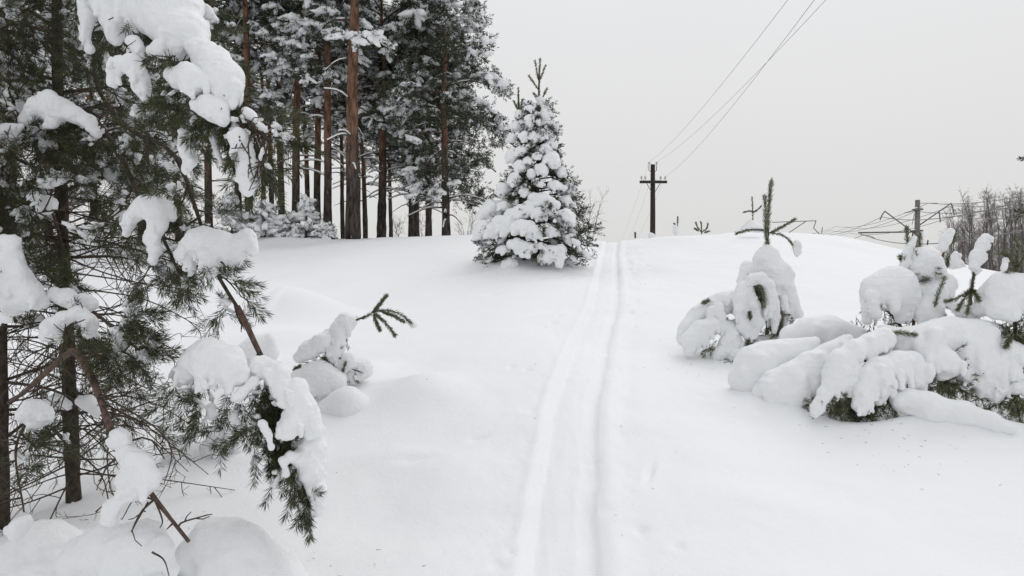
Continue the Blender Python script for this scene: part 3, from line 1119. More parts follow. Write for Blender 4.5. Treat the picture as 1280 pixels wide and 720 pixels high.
far = np.array([12.6, 89.0, 3.2])
WL = ['thin power wire from the pole-top left insulator, passing overhead, leftmost of three',
      'thin power wire from the pole-top right insulator, rightmost of three where it leaves overhead',
      'thin power wire from the crossarm right end, middle of three where it leaves overhead']
for k, (xe, tgt) in enumerate(((1.97, 981), (2.87, 1028), (2.07, 1013))):
    ix, iz = INS[k]
    a = np.array([ix, PD - (0.17 if k > 1 else 0), iz + 0.22])
    off = [(-0.6), 0.2, -0.2][k]
    lo_, hi_ = -6.0, 9.0
    for it in range(40):            # the next pole stands behind the camera; find where its wire must hang
        xe = (lo_ + hi_) / 2
        b = np.array([xe, -11, 6.5 + (0.1 if k < 2 else -0.4)])
        w_ = span(b, a, 0.9, 400)
        w_ = w_[w_[:, 1] > 1]
        el_ = (w_[:, 2] - 1.6) / w_[:, 1]
        j_ = np.argmin(np.abs(el_ - 0.360))
        if w_[j_, 0] / w_[j_, 1] * F * cp + 640 > tgt:
            hi_ = xe
        else:
            lo_ = xe
    fr = far + [(-0.7, 0.1, 0.5)[k], 0, (0.3, 0.3, 0)[k]]
    m = MB()
    tubes(m, np.concatenate([span(b, a, 0.9)[:-1], span(a, fr, 0.8)]), 0.0045, 5)
    o = m.build('power_wire', WIRE)
    tag(o, WL[k], 'wire', 'power pole wires')

# ------------------------------------------------------------------ railway mast and overhead wires
MD = 54.0
mt = P(1147, 250, MD)
mzb = gz(mt[0], MD) - 0.3
ct = thing('railway_mast', 'grey concrete railway mast with bracket arms on both sides', 'railway mast', (mt[0], MD, mzb))
m = MB()
tubes(m, np.array([[mt[0], MD, mzb], [mt[0], MD, mt[2] - 3], mt]), [0.23, 0.2, 0.17], 10)
m.build('post', CONC, ct)
for py in (262, 288.5):
    q = P(1147, py, MD)
    m = MB()
    box(m, q, (0.56, 0.5, 0.11))
    m.build('collar', METAL, ct, False)
    m = MB()
    lumps(m, np.array([q + [0.02, -0.05, 0.1]]), np.array([[1, 0, 0.]]), np.array([0.28]), np.array([0.1]), 2)
    m.build('snow_cap', SNOW, ct)


def arm(lines, name, parent, r=0.045):
    m_ = MB()
    for ln in lines:
        pts = P([a[0] for a in ln], [a[1] for a in ln], MD if parent is ct else 108)
        tubes(m_, pts, r, 5)
    m_.build(name, METAL, parent)


arm([[(1150, 281), (1189, 254)], [(1189, 254), (1191, 260), (1193, 269)], [(1174, 265), (1175.5, 278)]], 'bracket_arm', ct)
arm([[(1145, 293), (1106, 264)], [(1106, 264), (1103, 268), (1100, 275)]], 'bracket_arm', ct)
arm([[(1073, 291), (1102, 290.5), (1145, 290)]], 'bracket_arm', ct, 0.06)
arm([[(1076.5, 291), (1076.5, 294)], [(1078, 294), (1088, 295), (1095, 299)]], 'steady_arm', ct, 0.03)
arm([[(1140, 281), (1143, 267)], [(1150, 254), (1172, 254)], [(1152, 254), (1155, 254)]], 'stay_rod', ct, 0.02)
arm([[(1131, 266), (1136, 265.3)], [(1136, 265.3), (1145, 263)]], 'stay_rod', ct, 0.03)
d2 = 108
q = P(1030, 300, d2)
c2 = thing('railway_mast', 'distant railway bracket arm showing just above the snow crest', 'railway mast', (q[0], d2, gz(q[0], d2)))
m = MB()
tubes(m, np.array([[q[0], d2, gz(q[0], d2)], [q[0], d2, P(1030, 297, d2)[2]]]), [0.25, 0.22], 8)
m.build('post', CONC, c2)
arm([[(965, 278), (990, 277), (1020, 276)], [(1020, 276), (1017, 285)], [(986, 291), (1007, 277)], [(1017, 285), (1030, 299)], [(1028, 284), (1027, 292)]], 'bracket_arm', c2, 0.06)

VX, VY = 930, 312
for k, (px, py, lab) in enumerate([(1102, 271, 'overhead railway wire through the left bracket arm'), (1079, 293.5, 'lowest overhead railway wire through the steady arm'),
                                   (1160, 254, 'topmost overhead railway wire at the mast head'), (1190, 257, 'overhead railway wire hung from the right bracket arm tip'),
                                   (1193, 270, 'overhead railway wire below the right bracket arm tip'), (1145, 264, 'overhead railway wire meeting the mast below its head')]):
    a = P(px, py, MD)
    dirv = P(VX, VY, 1.0) - CAM
    dirv = dirv / dirv[1]
    pts = [a + dirv * s for s in (160, 54)]
    pf = a + dirv * 110
    pn = a + dirv * (-40)
    pn[2] += 0.2
    m = MB()
    tubes(m, np.concatenate([span(pf, a + dirv * 54, 0.3)[:-1], span(a + dirv * 54, a, 0.7)[:-1], span(a, pn, 0.9)]), 0.021, 4)
    o = m.build('railway_wire', METAL)
    tag(o, lab, 'wire', 'overhead railway wires')

# ------------------------------------------------------------------ the snowy young pine in the middle
def snowy_young_pine():
    g = np.random.default_rng(101)
    d = 13.6
    bx = float(P(668, 330, d)[0])
    z0 = gz(bx, d) - 0.05
    o = np.array([bx, d, z0])
    t = thing('young_pine', 'snow-plastered young pine with two upright leaders beside the ski track', 'young pine', o)
    mpp = px_m(d)
    st = MB()
    top1 = P(674, 82, d)
    top2 = P(648, 116, d + 0.1)
    l1 = smooth_line([o, o * 0.5 + top1 * 0.5 + [0.02, 0, 0], top1], 20)
    l2 = smooth_line([o + [0, 0.05, 0.5], P(656, 230, d + 0.1), top2], 16)
    tubes(st, l1, np.linspace(0.06, 0.012, 20), 7)
    st.build('trunk', TWIG, t)
    st = MB()
    tubes(st, l2, np.linspace(0.04, 0.010, 16), 7)
    st.build('trunk', TWIG, t)
    A, B = [], []
    br = MB()
    H = top1[2] - z0
    snow_c = []
    # half widths of the outline read off the photo: height above base (px) -> left, right (px)
    hp = np.array([0, 25, 45, 80, 110, 140, 165, 187, 215, 232])
    lw = np.array([60, 72, 74, 50, 42, 34, 30, 25, 12, 5])
    rw = np.array([62, 78, 72, 52, 45, 36, 26, 18, 8, 4])
    for i in range(230):
        q = g.random() ** 1.2 * 0.80
        hpx = q * 250
        a = i * 2.39996 + g.normal(0, 0.2)
        wl = np.interp(hpx, hp, lw) if math.cos(a) < 0 else np.interp(hpx, hp, rw)
        L = wl * mpp * g.uniform(0.70, 1.02) * (1.0 if q < 0.45 else 0.70) * (1 + 0.14 * math.sin(i * 1.7) * (q < 0.4))
        base = np.array([np.interp(q, np.linspace(0, 1, 20), l1[:, k]) for k in range(3)])
        hd = np.array([math.cos(a), math.sin(a) * 0.9, 0])
        up = 0.28 if q > 0.5 else 0.10
        droop = -0.45 * L if q < 0.8 else 0.0
        c = smooth_line([base, base + hd * L * 0.55 + [0, 0, up * L * 0.6], base + hd * L + [0, 0, up * L * 0.6 + droop * 0.5]], 6)
        tubes(br, c, np.linspace(0.016, 0.006, 6), 4)
        for v in np.linspace(0.4, 1.0, 5):
            pb = np.array([np.interp(v, np.linspace(0, 1, 6), c[:, k]) for k in range(3)])
            for s in range(2):
                e_ = unit(hd * 1.0 + g.normal(0, 0.55, 3) + [0, 0, 0.15])
                A.append(pb)
                B.append(pb + e_ * g.uniform(0.10, 0.22))
        snow_c.append((c, q, hd, L))
    # upturned bare shoots low on the right
    for (x1, y1, x2, y2) in [(705, 290, 745, 290), (700, 300, 738, 308), (712, 275, 728, 262), (720, 296, 742, 283), (690, 310, 730, 322), (640, 312, 612, 330), (620, 215, 608, 205), (700, 240, 716, 232), (690, 250, 722, 250), (606, 235, 600, 240),
                             (696, 306, 720, 316), (676, 318, 690, 332), (640, 300, 622, 320), (660, 315, 655, 330)]:
        p, q_ = P(x1, y1, d - 0.2), P(x2, y2, d - 0.25)
        tubes(br, np.stack([p, q_]), [0.014, 0.006], 4)
        for v in np.linspace(0.2, 1, 7):
            for s in range(2):
                pb = p * (1 - v) + q_ * v
                A.append(pb)
                B.append(pb + unit(unit(q_ - p) + g.normal(0, 0.4, 3) + [0, 0, 0.2]) * 0.13)
    # the leaders
    LA, LB = [], []
    for (x1, y1, x2, y2) in [(674, 140, 674, 96), (673, 100, 669, 78), (674, 100, 675, 76), (674, 102, 681, 84), (673, 112, 662, 96), (675, 125, 668, 118), (675, 128, 683, 112), (648, 150, 648, 130), (648, 136, 648, 112), (648, 138, 643, 128), (649, 140, 653, 126),
                             (684, 140, 690, 158), (672, 160, 660, 150), (652, 190, 640, 180)]:
        p, q_ = P(x1, y1, d), P(x2, y2, d)
        LA.append(p)
        LB.append(q_)
        tubes(br, np.stack([p, q_]), [0.012, 0.006], 4)
    br.build('branches', TWIG, t)
    nd = MB()
    needles(nd, np.array(A), np.array(B), 22, 0.062, 0.011, (26, 58), (0, 0, 0, 1, 1, 2), g)
    nd.build('needles', NF, t)
    nd = MB()
    needles(nd, np.array(LA), np.array(LB), 130, 0.06, 0.009, (22, 45), (0, 1, 1, 2, 3), g)
    nd.build('leader_needles', NS, t)
    # pillows of snow; the main ones read off the photo (px, py, half width, half height, tilt)
    SN = [(680, 252, 19, 10, .35), (650, 266, 17, 11, -.3), (634, 278, 14, 10, .2), (673, 268, 10, 9, .2), (706, 272, 13, 13, .2), (615, 262, 15, 13, -.5), (605, 288, 11, 13, -.6), (616, 290, 9, 12, .1), (627, 285, 10, 9, .5),
          (652, 284, 13, 11, -.1), (667, 291, 9, 11, -.2), (690, 318, 15, 14, -.6), (658, 311, 14, 10, -.2), (645, 305, 9, 8, 0), (695, 232, 12, 8, .2), (712, 235, 9, 11, .8), (643, 225, 9, 12, .3), (649, 208, 8, 10, .2), (664, 218, 6, 9, 0), (677, 212, 10, 9, .4),
          (690, 200, 11, 14, .5), (640, 195, 9, 11, -.2), (652, 188, 9, 8, 0), (667, 170, 7, 7, 0), (662, 152, 8, 11, 0), (645, 157, 8, 8, 0), (679, 168, 8, 7, .2), (691, 175, 6, 12, .8), (682, 143, 7, 9, .3), (662, 135, 7, 5, 0), (648, 143, 5, 7, 0), (681, 130, 6, 5, .3),
          (628, 238, 9, 12, -.4), (708, 250, 8, 8, .4), (672, 228, 8, 7, 0), (655, 240, 9, 8, .2), (684, 185, 8, 8, .2), (655, 170, 8, 8, 0), (690, 290, 8, 7, .1), (713, 296, 7, 5, 0), (630, 312, 7, 7, 0), (638, 330, 10, 8, 0), (676, 308, 7, 6, 0), (606, 305, 6, 6, 0),
          (640, 172, 7, 9, -.3), (695, 160, 4, 9, .8), (702, 215, 7, 9, .6), (630, 258, 8, 8, 0), (663, 255, 7, 6, 0), (690, 265, 7, 6, 0), (672, 195, 7, 6, 0), (660, 200, 6, 6, 0)]
    for k, (x, y, hw, hh, tl) in enumerate(SN):
        hpx = 330 - y
        wl = np.interp(hpx, hp, (lw + rw) / 2)
        xc = np.interp(hpx, hp, (rw - lw) / 2) + 668
        u = np.clip((x - xc) / max(wl, 8), -0.95, 0.95)
        dep = d - math.sqrt(1 - u * u) * wl * mpp * 0.74
        f0 = 0.98 if y > 250 else 0.80
        hw, hh = hw * f0, hh * f0 * (0.92 if y > 250 else 1)
        c = P(x, y, dep)
        r = min(hw, hh) * mpp
        dx = max(hw - hh, 0) * mpp + 0.55 * r
        rad_ = unit(np.array([u, -math.sqrt(1 - u * u), 0]))
        lft = c + [-dx, g.uniform(0, .06), dx * tl * 0.9]
        rgt = c + [dx, g.uniform(0, .06), -dx * tl * 0.9]
        caps = chain([lft, c + [0, 0.02, r * 0.10], rgt], [r * g.uniform(.55, .8), r * 0.85, r * g.uniform(.5, .75)])
        for f_ in range(5):          # fingers drooping outwards along the shoots of the bough
            st_ = lft + (rgt - lft) * g.random()
            dr_ = unit(rad_ * g.uniform(.3, 1) + np.array([g.normal(0, .6), 0, -g.uniform(.4, 1.0)]))
            caps += chain([st_, st_ + dr_ * r * g.uniform(.7, 1.5)], [r * g.uniform(.42, .62), r * g.uniform(.2, .36)])
        caps += chain([c, c - rad_ * r * 1.5 + [0, 0, r * .3]], [r * .8, r * .5])
        if hh > hw:
            ee = (hh - hw) * mpp
            caps += chain([c + [0, 0, ee], c + [0, 0, -ee]], [r, r * 0.9])
        m_ = MB()
        snow_blob(m_, caps, k=r * 0.2, h=max(r / 8, 0.010), amp=r * 0.13, freq=1.7 / r, strata=r * 0.03, seed=k)
        m_.build('snow_clump', SNOW, t)
    # the finer snow lying on shoots all round the crown
    m_ = MB()
    C, Dv, ss = [], [], []
    for c, q, hd, L in snow_c:
        for v in (3, 4, 5):
            if g.random() < (0.42 if q < 0.5 else 0.85):
                C.append(c[v] + [0, 0, 0.035] + g.normal(0, 0.03, 3))
                Dv.append(unit(c[5] - c[3]))
                ss.append(g.uniform(0.035, 0.09) * (1.0 if q < 0.45 else 1.3))
    ss = np.array(ss)
    lumps(m_, np.array(C), np.array(Dv), ss * 1.3, ss * 0.7, 2, g, 0.2)
    m_.build('snow_dusting', SNOW, t)


snowy_young_pine()

# ------------------------------------------------------------------ needle shoots for saplings
def shoot_part(parent, lines, mats=NS, n=220, ln=0.055, w=0.0042, r=0.006, spread=(25, 55), name='shoot', stem=TWIG, seed=0, md=(0, 0, 1, 1, 1, 2, 3)):
    """each line [(px, py, d), ...] becomes one needle-clad shoot, a mesh of its own"""
    for i, l in enumerate(lines):
        g = np.random.default_rng(seed + i)
        p = smooth_line(PP(l), 9)
        m_ = MB()
        tubes(m_, p, np.linspace(r, r * 0.5, 9), 6, mat=len(mats))
        k = max(8, n // 8)
        needles(m_, p[:-1], p[1:], k, ln, w, spread, md, g, tipfan=False)
        needles(m_, p[-2:-1], p[-1:], k, ln, w, (5, 40), md, g)
        m_.build(name, list(mats) + [stem], parent)


def dark_core(parent, pts, rad, n, seed, name='needles', mats=NS, ln=0.06, w=0.005):
    """mass of shoots hidden under the snow, showing in its gaps: pts pixels (px, py, d)"""
    g = np.random.default_rng(seed)
    c = PP(pts)
    k = g.integers(0, len(c), n)
    A = c[k] + g.normal(0, 1, (n, 3)) * rad * np.array([1, 1, 0.8])
    B = A + unit(g.normal(size=(n, 3)) + [0, -0.3, -0.5]) * g.uniform(0.07, 0.16, (n, 1))
    m_ = MB()
    needles(m_, A, B, 36, ln, w, (25, 55), (0, 0, 0, 1, 1, 2), g)
    tubes(m_, np.stack([A, B], 1), np.tile([0.004, 0.002], (n, 1)), 4, mat=len(mats))
    m_.build(name, list(mats) + [TWIG], parent)


def snow_part(parent, chains, k_px, d, seed=0, amp=0.008, freq=11, name='snow_clump', h=None, strata=0.003, zs=1.0, drips=2):
    caps = []
    g = np.random.default_rng(seed + 5000)
    for c in chains:
        caps += pchain(c)
    ks = [k_px * px_m(d)] * len(caps)
    for c in list(caps):            # folds and lips sagging from the heap
        for q in range(drips):
            f_ = g.random()
            p0 = np.array(c[0:3]) * (1 - f_) + np.array(c[4:7]) * f_
            r = c[3] * (1 - f_) + c[7] * f_
            p0 = p0 + np.array([g.uniform(-.85, .85) * r, g.uniform(-.9, -.25) * r, g.uniform(-.4, .5) * r])
            p1 = p0 + np.array([g.uniform(-.3, .3) * r, g.uniform(-.35, .1) * r, -r * g.uniform(0.4, 1.15)])
            caps += chain([p0, p1], [r * g.uniform(.28, .5), r * g.uniform(.18, .34)])
            ks.append(min(0.16 * r, k_px * px_m(d)))
    m_ = MB()
    snow_blob(m_, caps, k=ks, h=h, amp=amp, freq=freq, strata=strata, seed=seed, zs=zs)
    return m_.build(name, SNOW, parent)


def poke(parent, chains, n, seed, mats=NS, ln=0.045, w=0.0045):
    """short shoots breaking out of the sides and lower edges of the heaps"""
    g = np.random.default_rng(seed)
    caps = []
    for c in chains:
        caps += pchain(c)
    caps = np.array(caps)
    i = g.integers(0, len(caps), n)
    f_ = g.random((n, 1))
    c = caps[i, 0:3] * (1 - f_) + caps[i, 4:7] * f_
    r = caps[i, 3:4] * (1 - f_) + caps[i, 7:8] * f_
    dr = unit(np.stack([g.normal(0, .9, n), -np.abs(g.normal(0.3, .5, n)), g.normal(-0.75, .45, n)], -1))
    A = c + dr * r * 0.80
    B = c + dr * r * 1.0 + unit(dr + g.normal(0, .5, (n, 3))) * g.uniform(0.02, 0.075, (n, 1))
    m_ = MB()
    needles(m_, A, B, 34, ln, w, (15, 48), (0, 0, 1, 1, 2, 3), g)
    tubes(m_, np.stack([A, B], 1), np.tile([0.0035, 0.002], (n, 1)), 4, mat=len(mats))
    m_.build('needles', list(mats) + [TWIG], parent)
    m_ = MB()
    k_ = g.random(n) < 0.7
    lumps(m_, B[k_] + [0, 0, 0.012], unit(B[k_] - A[k_]), g.uniform(.012, .03, k_.sum()), g.uniform(.008, .016, k_.sum()), 2, g, .2)
    m_.build('snow_dusting', SNOW, parent)


def sapling(label, px, py, d, name='pine_sapling', cat='sapling', group='snow-buried pine saplings'):
    p = P(px, py, d)
    return thing(name, label, cat, (p[0], p[1], gz(p[0], p[1])), group)


# --- the sapling with the tall needle cross (right of the track)
D1 = 8.1
t = sapling('snow-wrapped sapling with one tall needle cross above its head', 957, 450, D1)
m = MB()
tubes(m, smooth_line(PP([(957, 455, D1), (960, 390, D1), (959, 320, D1), (960, 285, D1)]), 12), np.linspace(0.022, 0.012, 12), 7)
m.build('stem', TWIG, t)
shoot_part(t, [[(959, 318, D1), (959, 295, D1), (961, 260, D1), (964, 229, D1)]], n=1100, ln=0.066, w=0.0045, r=0.010, spread=(14, 48), seed=1, md=(0, 1, 1, 2, 2, 3, 3))
shoot_part(t, [[(958, 300, D1 - .02), (957, 275, D1 - .02), (956, 248, D1 - .02)]], n=600, ln=0.06, w=0.0045, r=0.008, spread=(14, 48), seed=2, md=(0, 1, 1, 2, 2, 3, 3))
shoot_part(t, [[(957, 288, D1), (940, 287, D1 - .05), (922, 291, D1 - .1)], [(961, 292, D1), (975, 285, D1 - .05), (992, 275, D1 - .1)],
               [(961, 291, D1), (978, 294, D1 + .05), (989, 303, D1 + .05), (995, 317, D1 + .05)]], n=380, ln=0.048, w=0.0045, r=0.006, spread=(16, 45), seed=3)
snow_part(t, [[(996, 305, 5, D1 + .05), (997, 315, 5, D1 + .05)]], 3, D1, 1, amp=0.004)
def cA(*l):      # (x, y, r, nearer by) on a 2.879 times enlarged view of the photo
    return [(830 + x / 2.879, 220 + y / 2.879, r / 2.879, D1 - o_) for x, y, r, o_ in l]


kA = dict(amp=0.007, freq=13)
snow_part(t, [cA((372, 268, 16, 0), (368, 300, 44, 0), (375, 360, 68, -.05), (392, 430, 66, -.10), (405, 500, 52, -.10)), cA((425, 345, 34, .05), (446, 420, 22, .08), (450, 490, 20, .08), (452, 535, 14, .08)),
              cA((300, 330, 26, .05), (285, 380, 22, .1))], 7, D1, 2, drips=5, **kA)
snow_part(t, [cA((300, 395, 20, .26), (318, 370, 20, .30), (350, 366, 20, .32), (376, 390, 19, .32), (384, 430, 20, .32), (378, 475, 22, .30), (366, 505, 15, .28))], 3, D1, 4, drips=2, **kA)
snow_part(t, [cA((286, 400, 24, .24), (274, 440, 26, .28), (276, 485, 24, .30), (286, 540, 22, .32), (306, 585, 13, .32)), cA((300, 410, 22, .26), (326, 470, 24, .30), (334, 530, 24, .30), (322, 575, 14, .30))], 4, D1, 3, drips=1, **kA)
snow_part(t, [cA((395, 450, 18, .24), (402, 510, 16, .26), (396, 560, 9, .26))], 3, D1, 5, drips=2, **kA)
snow_part(t, [cA((430, 440, 16, .20), (440, 500, 14, .22), (438, 545, 9, .22))], 3, D1, 10, drips=2, **kA)
snow_part(t, [cA((255, 450, 38, .08), (210, 455, 40, .10), (160, 470, 32, .10), (120, 505, 30, .12), (85, 545, 28, .16), (66, 590, 22, .18)), cA((200, 470, 18, .26), (206, 510, 12, .28), (204, 545, 8, .28)), cA((170, 480, 18, .24), (164, 520, 10, .26))], 5, D1, 6, drips=3, **kA)
snow_part(t, [cA((265, 545, 30, .18), (225, 545, 26, .24), (175, 540, 28, .28), (130, 560, 36, .30), (96, 595, 34, .34), (92, 630, 26, .36)), cA((140, 580, 26, .36), (150, 615, 12, .36))], 5, D1, 7, drips=3, **kA)
snow_part(t, [cA((240, 560, 26, .28), (232, 600, 30, .32), (250, 640, 24, .36), (246, 668, 12, .38)), cA((230, 600, 28, .32), (200, 640, 22, .36), (185, 660, 14, .36)), cA((262, 590, 18, .3), (280, 640, 16, .32))], 5, D1, 8, drips=3, **kA)
snow_part(t, [cA((330, 600, 26, .1), (380, 610, 34, .08), (440, 580, 30, .05), (480, 560, 30, 0))], 8, D1, 9, drips=3, **kA)
dark_core(t, [(830 + x / 2.879, 220 + y / 2.879, D1 - o_) for x, y, o_ in [(338, 425, .17), (345, 440, .18), (330, 410, .18), (296, 500, .24), (305, 590, .24), (300, 610, .26), (425, 475, .16), (415, 530, .18), (405, 570, .18), (378, 540, .16), (180, 520, .14), (190, 530, .16), (160, 500, .16), (165, 612, .30), (250, 655, .30), (245, 665, .34), (420, 500, .18)]], 0.022, 150, 11)
shoot_part(t, [[(942, 358, D1 - .30), (951, 362, D1 - .36), (956, 374, D1 - .38), (955, 382, D1 - .38)], [(876, 380, D1 - .2), (884, 376, D1 - .22)], [(938, 400, D1 - .40), (937, 392, D1 - .42)], [(975, 418, D1 - .25), (976, 398, D1 - .27)], [(936, 437, D1 - .35), (935, 425, D1 - .37)]], n=260, ln=0.045, seed=12)

poke(t, [[(930, 345, 14, D1 - .1), (938, 408, 13, D1 - .2)], [(985, 370, 13, D1 - .1), (980, 410, 10, D1 - .1)], [(905, 380, 20, D1 - .1), (866, 420, 14, D1 - .15)], [(912, 412, 15, D1 - .25), (878, 434, 13, D1 - .3)], [(940, 440, 8, D1 - .2), (985, 430, 10, D1)]], 34, 1201)

# --- the big bent cluster in front on the right: saplings pressed down by snow
D2 = 6.2
t = sapling('sapling bent flat under long snow fingers, dark hollow below it', 1075, 515, D2)
m = MB()
for l in ([(1120, 505, 6.2), (1100, 460, 6.2), (1060, 450, 6.1), (1030, 480, 6.0)], [(1120, 505, 6.2), (1150, 460, 6.2), (1200, 430, 6.2), (1240, 425, 6.2)], [(1120, 505, 6.2), (1085, 490, 6.0), (1050, 515, 5.9)]):
    tubes(m, smooth_line(PP(l), 12), np.linspace(0.018, 0.007, 12), 6)
m.build('branches', TWIG, t)
def cB(*l):      # (x, y, r, distance) on a 3.274 times enlarged view of the photo
    return [(900 + x / 3.274, 340 + y / 3.274, r / 3.274, d_) for x, y, r, d_ in l]


kB = dict(amp=0.008, freq=10)
snow_part(t, [cB((90, 440, 56, 6.35), (140, 380, 70, 6.38), (210, 350, 66, 6.4), (290, 335, 58, 6.4), (350, 315, 40, 6.38), (388, 280, 16, 6.35)), cB((110, 470, 40, 6.3), (190, 430, 50, 6.3)),
              cB((290, 265, 44, 6.8), (370, 245, 56, 6.8), (450, 240, 56, 6.8), (540, 265, 44, 6.8), (620, 280, 40, 6.8))], 12, D2, 21, drips=3, **kB)
snow_part(t, [cB((170, 500, 44, 6.15), (225, 470, 62, 6.12), (300, 440, 66, 6.1), (370, 390, 60, 6.12), (440, 340, 44, 6.15), (520, 290, 34, 6.15)), cB((250, 520, 50, 6.05), (310, 510, 50, 6.02), (300, 560, 26, 6.0)), cB((400, 420, 40, 6.05), (385, 480, 26, 6.0))], 9, D2, 23, drips=4, **kB)
# the left pair of long fingers with its round head
snow_part(t, [cB((668, 275, 48, 5.98), (610, 300, 46, 5.95), (545, 325, 46, 5.9), (490, 360, 46, 5.86), (465, 420, 44, 5.83)), cB((455, 440, 34, 5.82), (425, 500, 30, 5.78), (400, 555, 28, 5.75), (388, 580, 18, 5.74)),
              cB((490, 410, 36, 5.83), (490, 470, 26, 5.8), (484, 495, 14, 5.8)), cB((535, 390, 36, 5.84), (540, 450, 30, 5.82), (532, 500, 14, 5.8)), cB((690, 290, 26, 6.0), (640, 345, 20, 5.98))], 5, D2, 24, drips=4, **kB)
# the second tongue and its bulky back
snow_part(t, [cB((790, 370, 44, 5.95), (720, 380, 52, 5.9), (650, 395, 50, 5.84), (605, 430, 44, 5.8), (582, 490, 40, 5.76), (578, 545, 36, 5.73), (588, 570, 22, 5.72)), cB((660, 430, 44, 5.84), (655, 490, 34, 5.82), (650, 535, 20, 5.8)),
              cB((730, 420, 44, 5.88), (735, 470, 26, 5.86)), cB((800, 400, 46, 5.93), (802, 450, 34, 5.9), (806, 478, 18, 5.9))], 5, D2, 27, drips=4, **kB)
snow_part(t, [cB((660, 232, 22, 6.25), (700, 262, 42, 6.2), (780, 285, 60, 6.15), (860, 275, 70, 6.12), (950, 270, 80, 6.12), (1040, 275, 82, 6.12), (1100, 250, 44, 6.15), (1140, 235, 22, 6.15)), cB((860, 340, 56, 6.0), (920, 365, 50, 5.93), (950, 385, 36, 5.9)),
              cB((1050, 320, 80, 6.1), (1070, 390, 62, 6.05), (1080, 450, 40, 6.02), (1070, 490, 20, 6.0)), cB((1000, 370, 50, 6.02), (1010, 430, 30, 6.0), (1000, 470, 14, 6.0)), cB((930, 400, 30, 5.96), (900, 430, 16, 5.96))], 8, D2, 26, drips=5, **kB)
snow_part(t, [cB((1100, 400, 40, 6.05), (1145, 420, 34, 6.0), (1155, 470, 28, 5.98), (1130, 520, 18, 5.96)), cB((1110, 470, 28, 6.0), (1100, 510, 14, 5.98))], 5, D2, 31, drips=4, **kB)
dark_core(t, [(1060, 500, 6.0), (1075, 508, 6.0), (1090, 505, 6.0), (1055, 508, 6.0), (1005, 500, 6.12), (1180, 475, 6.1), (1195, 478, 6.12), (1105, 502, 6.05), (1080, 495, 6.0), (1168, 470, 6.05), (1210, 490, 6.1), (1235, 495, 6.1), (1008, 502, 6.0), (1045, 508, 5.9), (1060, 512, 5.9), (1088, 508, 5.9), (1075, 512, 5.92), (1185, 482, 6.02), (1200, 486, 6.02)], 0.038, 230, 31)
shoot_part(t, [[(1098, 421, 6.08), (1118, 416, 6.02), (1142, 418, 5.98)], [(1062, 470, 5.9), (1062, 492, 5.85), (1056, 512, 5.82)], [(1072, 480, 5.9), (1074, 502, 5.87), (1078, 516, 5.86)], [(1170, 470, 5.95), (1172, 455, 5.93)], [(1050, 500, 5.9), (1046, 512, 5.88)],
               [(1085, 504, 5.92), (1092, 515, 5.9)]], n=300, ln=0.05, seed=33)

poke(t, [[(1058, 455, 18, 5.9), (1027, 508, 10, 5.76)], [(1222, 420, 26, 6.1), (1150, 445, 28, 6.0), (1080, 505, 12, 5.76)], [(1160, 470, 18, 5.96), (1215, 465, 18, 6.0)], [(945, 485, 22, 6.2), (1010, 490, 24, 6.1)]], 46, 1202)

# --- the dome-capped sapling behind it
D3 = 6.7
t = sapling('sapling under a rounded snow dome and ball, tips wrapped white', 1140, 420, D3)
m = MB()
for l in ([(1140, 425, D3), (1145, 380, D3), (1155, 340, D3), (1160, 300, D3)], [(1140, 425, D3), (1115, 395, D3), (1100, 375, D3)], [(1145, 380, D3), (1135, 330, D3), (1142, 288, D3)], [(1150, 390, D3), (1175, 330, D3 + .1), (1186, 292, D3 + .1)]):
    tubes(m, smooth_line(PP(l), 10), np.linspace(0.016, 0.006, 10), 6)
m.build('stem', REDTWIG, t)
snow_part(t, [[(1090, 382, 12, D3 - .1), (1100, 366, 23, D3 - .1), (1118, 360, 25, D3 - .1), (1132, 372, 18, D3 - .1)], [(1086, 385, 8, D3 - .15), (1084, 400, 6, D3 - .15)], [(1126, 380, 14, D3 - .15), (1126, 398, 7, D3 - .18)]], 9, D3, 41, amp=0.006)
snow_part(t, [[(1150, 335, 15, D3), (1156, 325, 17, D3), (1162, 335, 15, D3)]], 8, D3, 42, drips=1)
snow_part(t, [[(1148, 366, 14, D3), (1168, 358, 15, D3 + .05), (1186, 352, 10, D3 + .05)], [(1170, 366, 14, D3 - .1), (1160, 390, 15, D3 - .2), (1162, 402, 14, D3 - .2)]], 8, D3, 43, drips=4)
snow_part(t, [[(1131, 332, 6, D3), (1133, 318, 6, D3), (1138, 306, 5, D3), (1142, 298, 4, D3)]], 3, D3, 44, amp=0.005)
snow_part(t, [[(1178, 310, 5, D3 + .1), (1182, 300, 6, D3 + .1), (1188, 290, 5, D3 + .1)]], 3, D3, 45, amp=0.005)
snow_part(t, [[(1193, 326, 8, D3 + .3), (1194, 318, 5, D3 + .3)], [(1190, 330, 7, D3 + .3), (1198, 330, 6, D3 + .3)]], 3, D3, 46, amp=0.005)
shoot_part(t, [[(1136, 312, D3), (1134, 297, D3), (1133, 285, D3)], [(1147, 318, D3), (1150, 305, D3), (1150, 294, D3)], [(1189, 306, D3 + .1), (1193, 296, D3 + .1), (1194, 289, D3 + .1)], [(1131, 330, D3), (1126, 322, D3)],
               [(1168, 384, D3 - .34), (1173, 368, D3 - .32), (1180, 348, D3 - .28)], [(1185, 318, D3 + .15), (1184, 330, D3 + .15)]], n=260, ln=0.045, r=0.005, seed=44)
dark_core(t, [(1098, 398, D3), (1112, 396, D3), (1140, 400, D3), (1150, 352, D3 + .03), (1160, 350, D3 + .03), (1122, 402, D3), (1146, 392, D3)], 0.03, 46, 45)

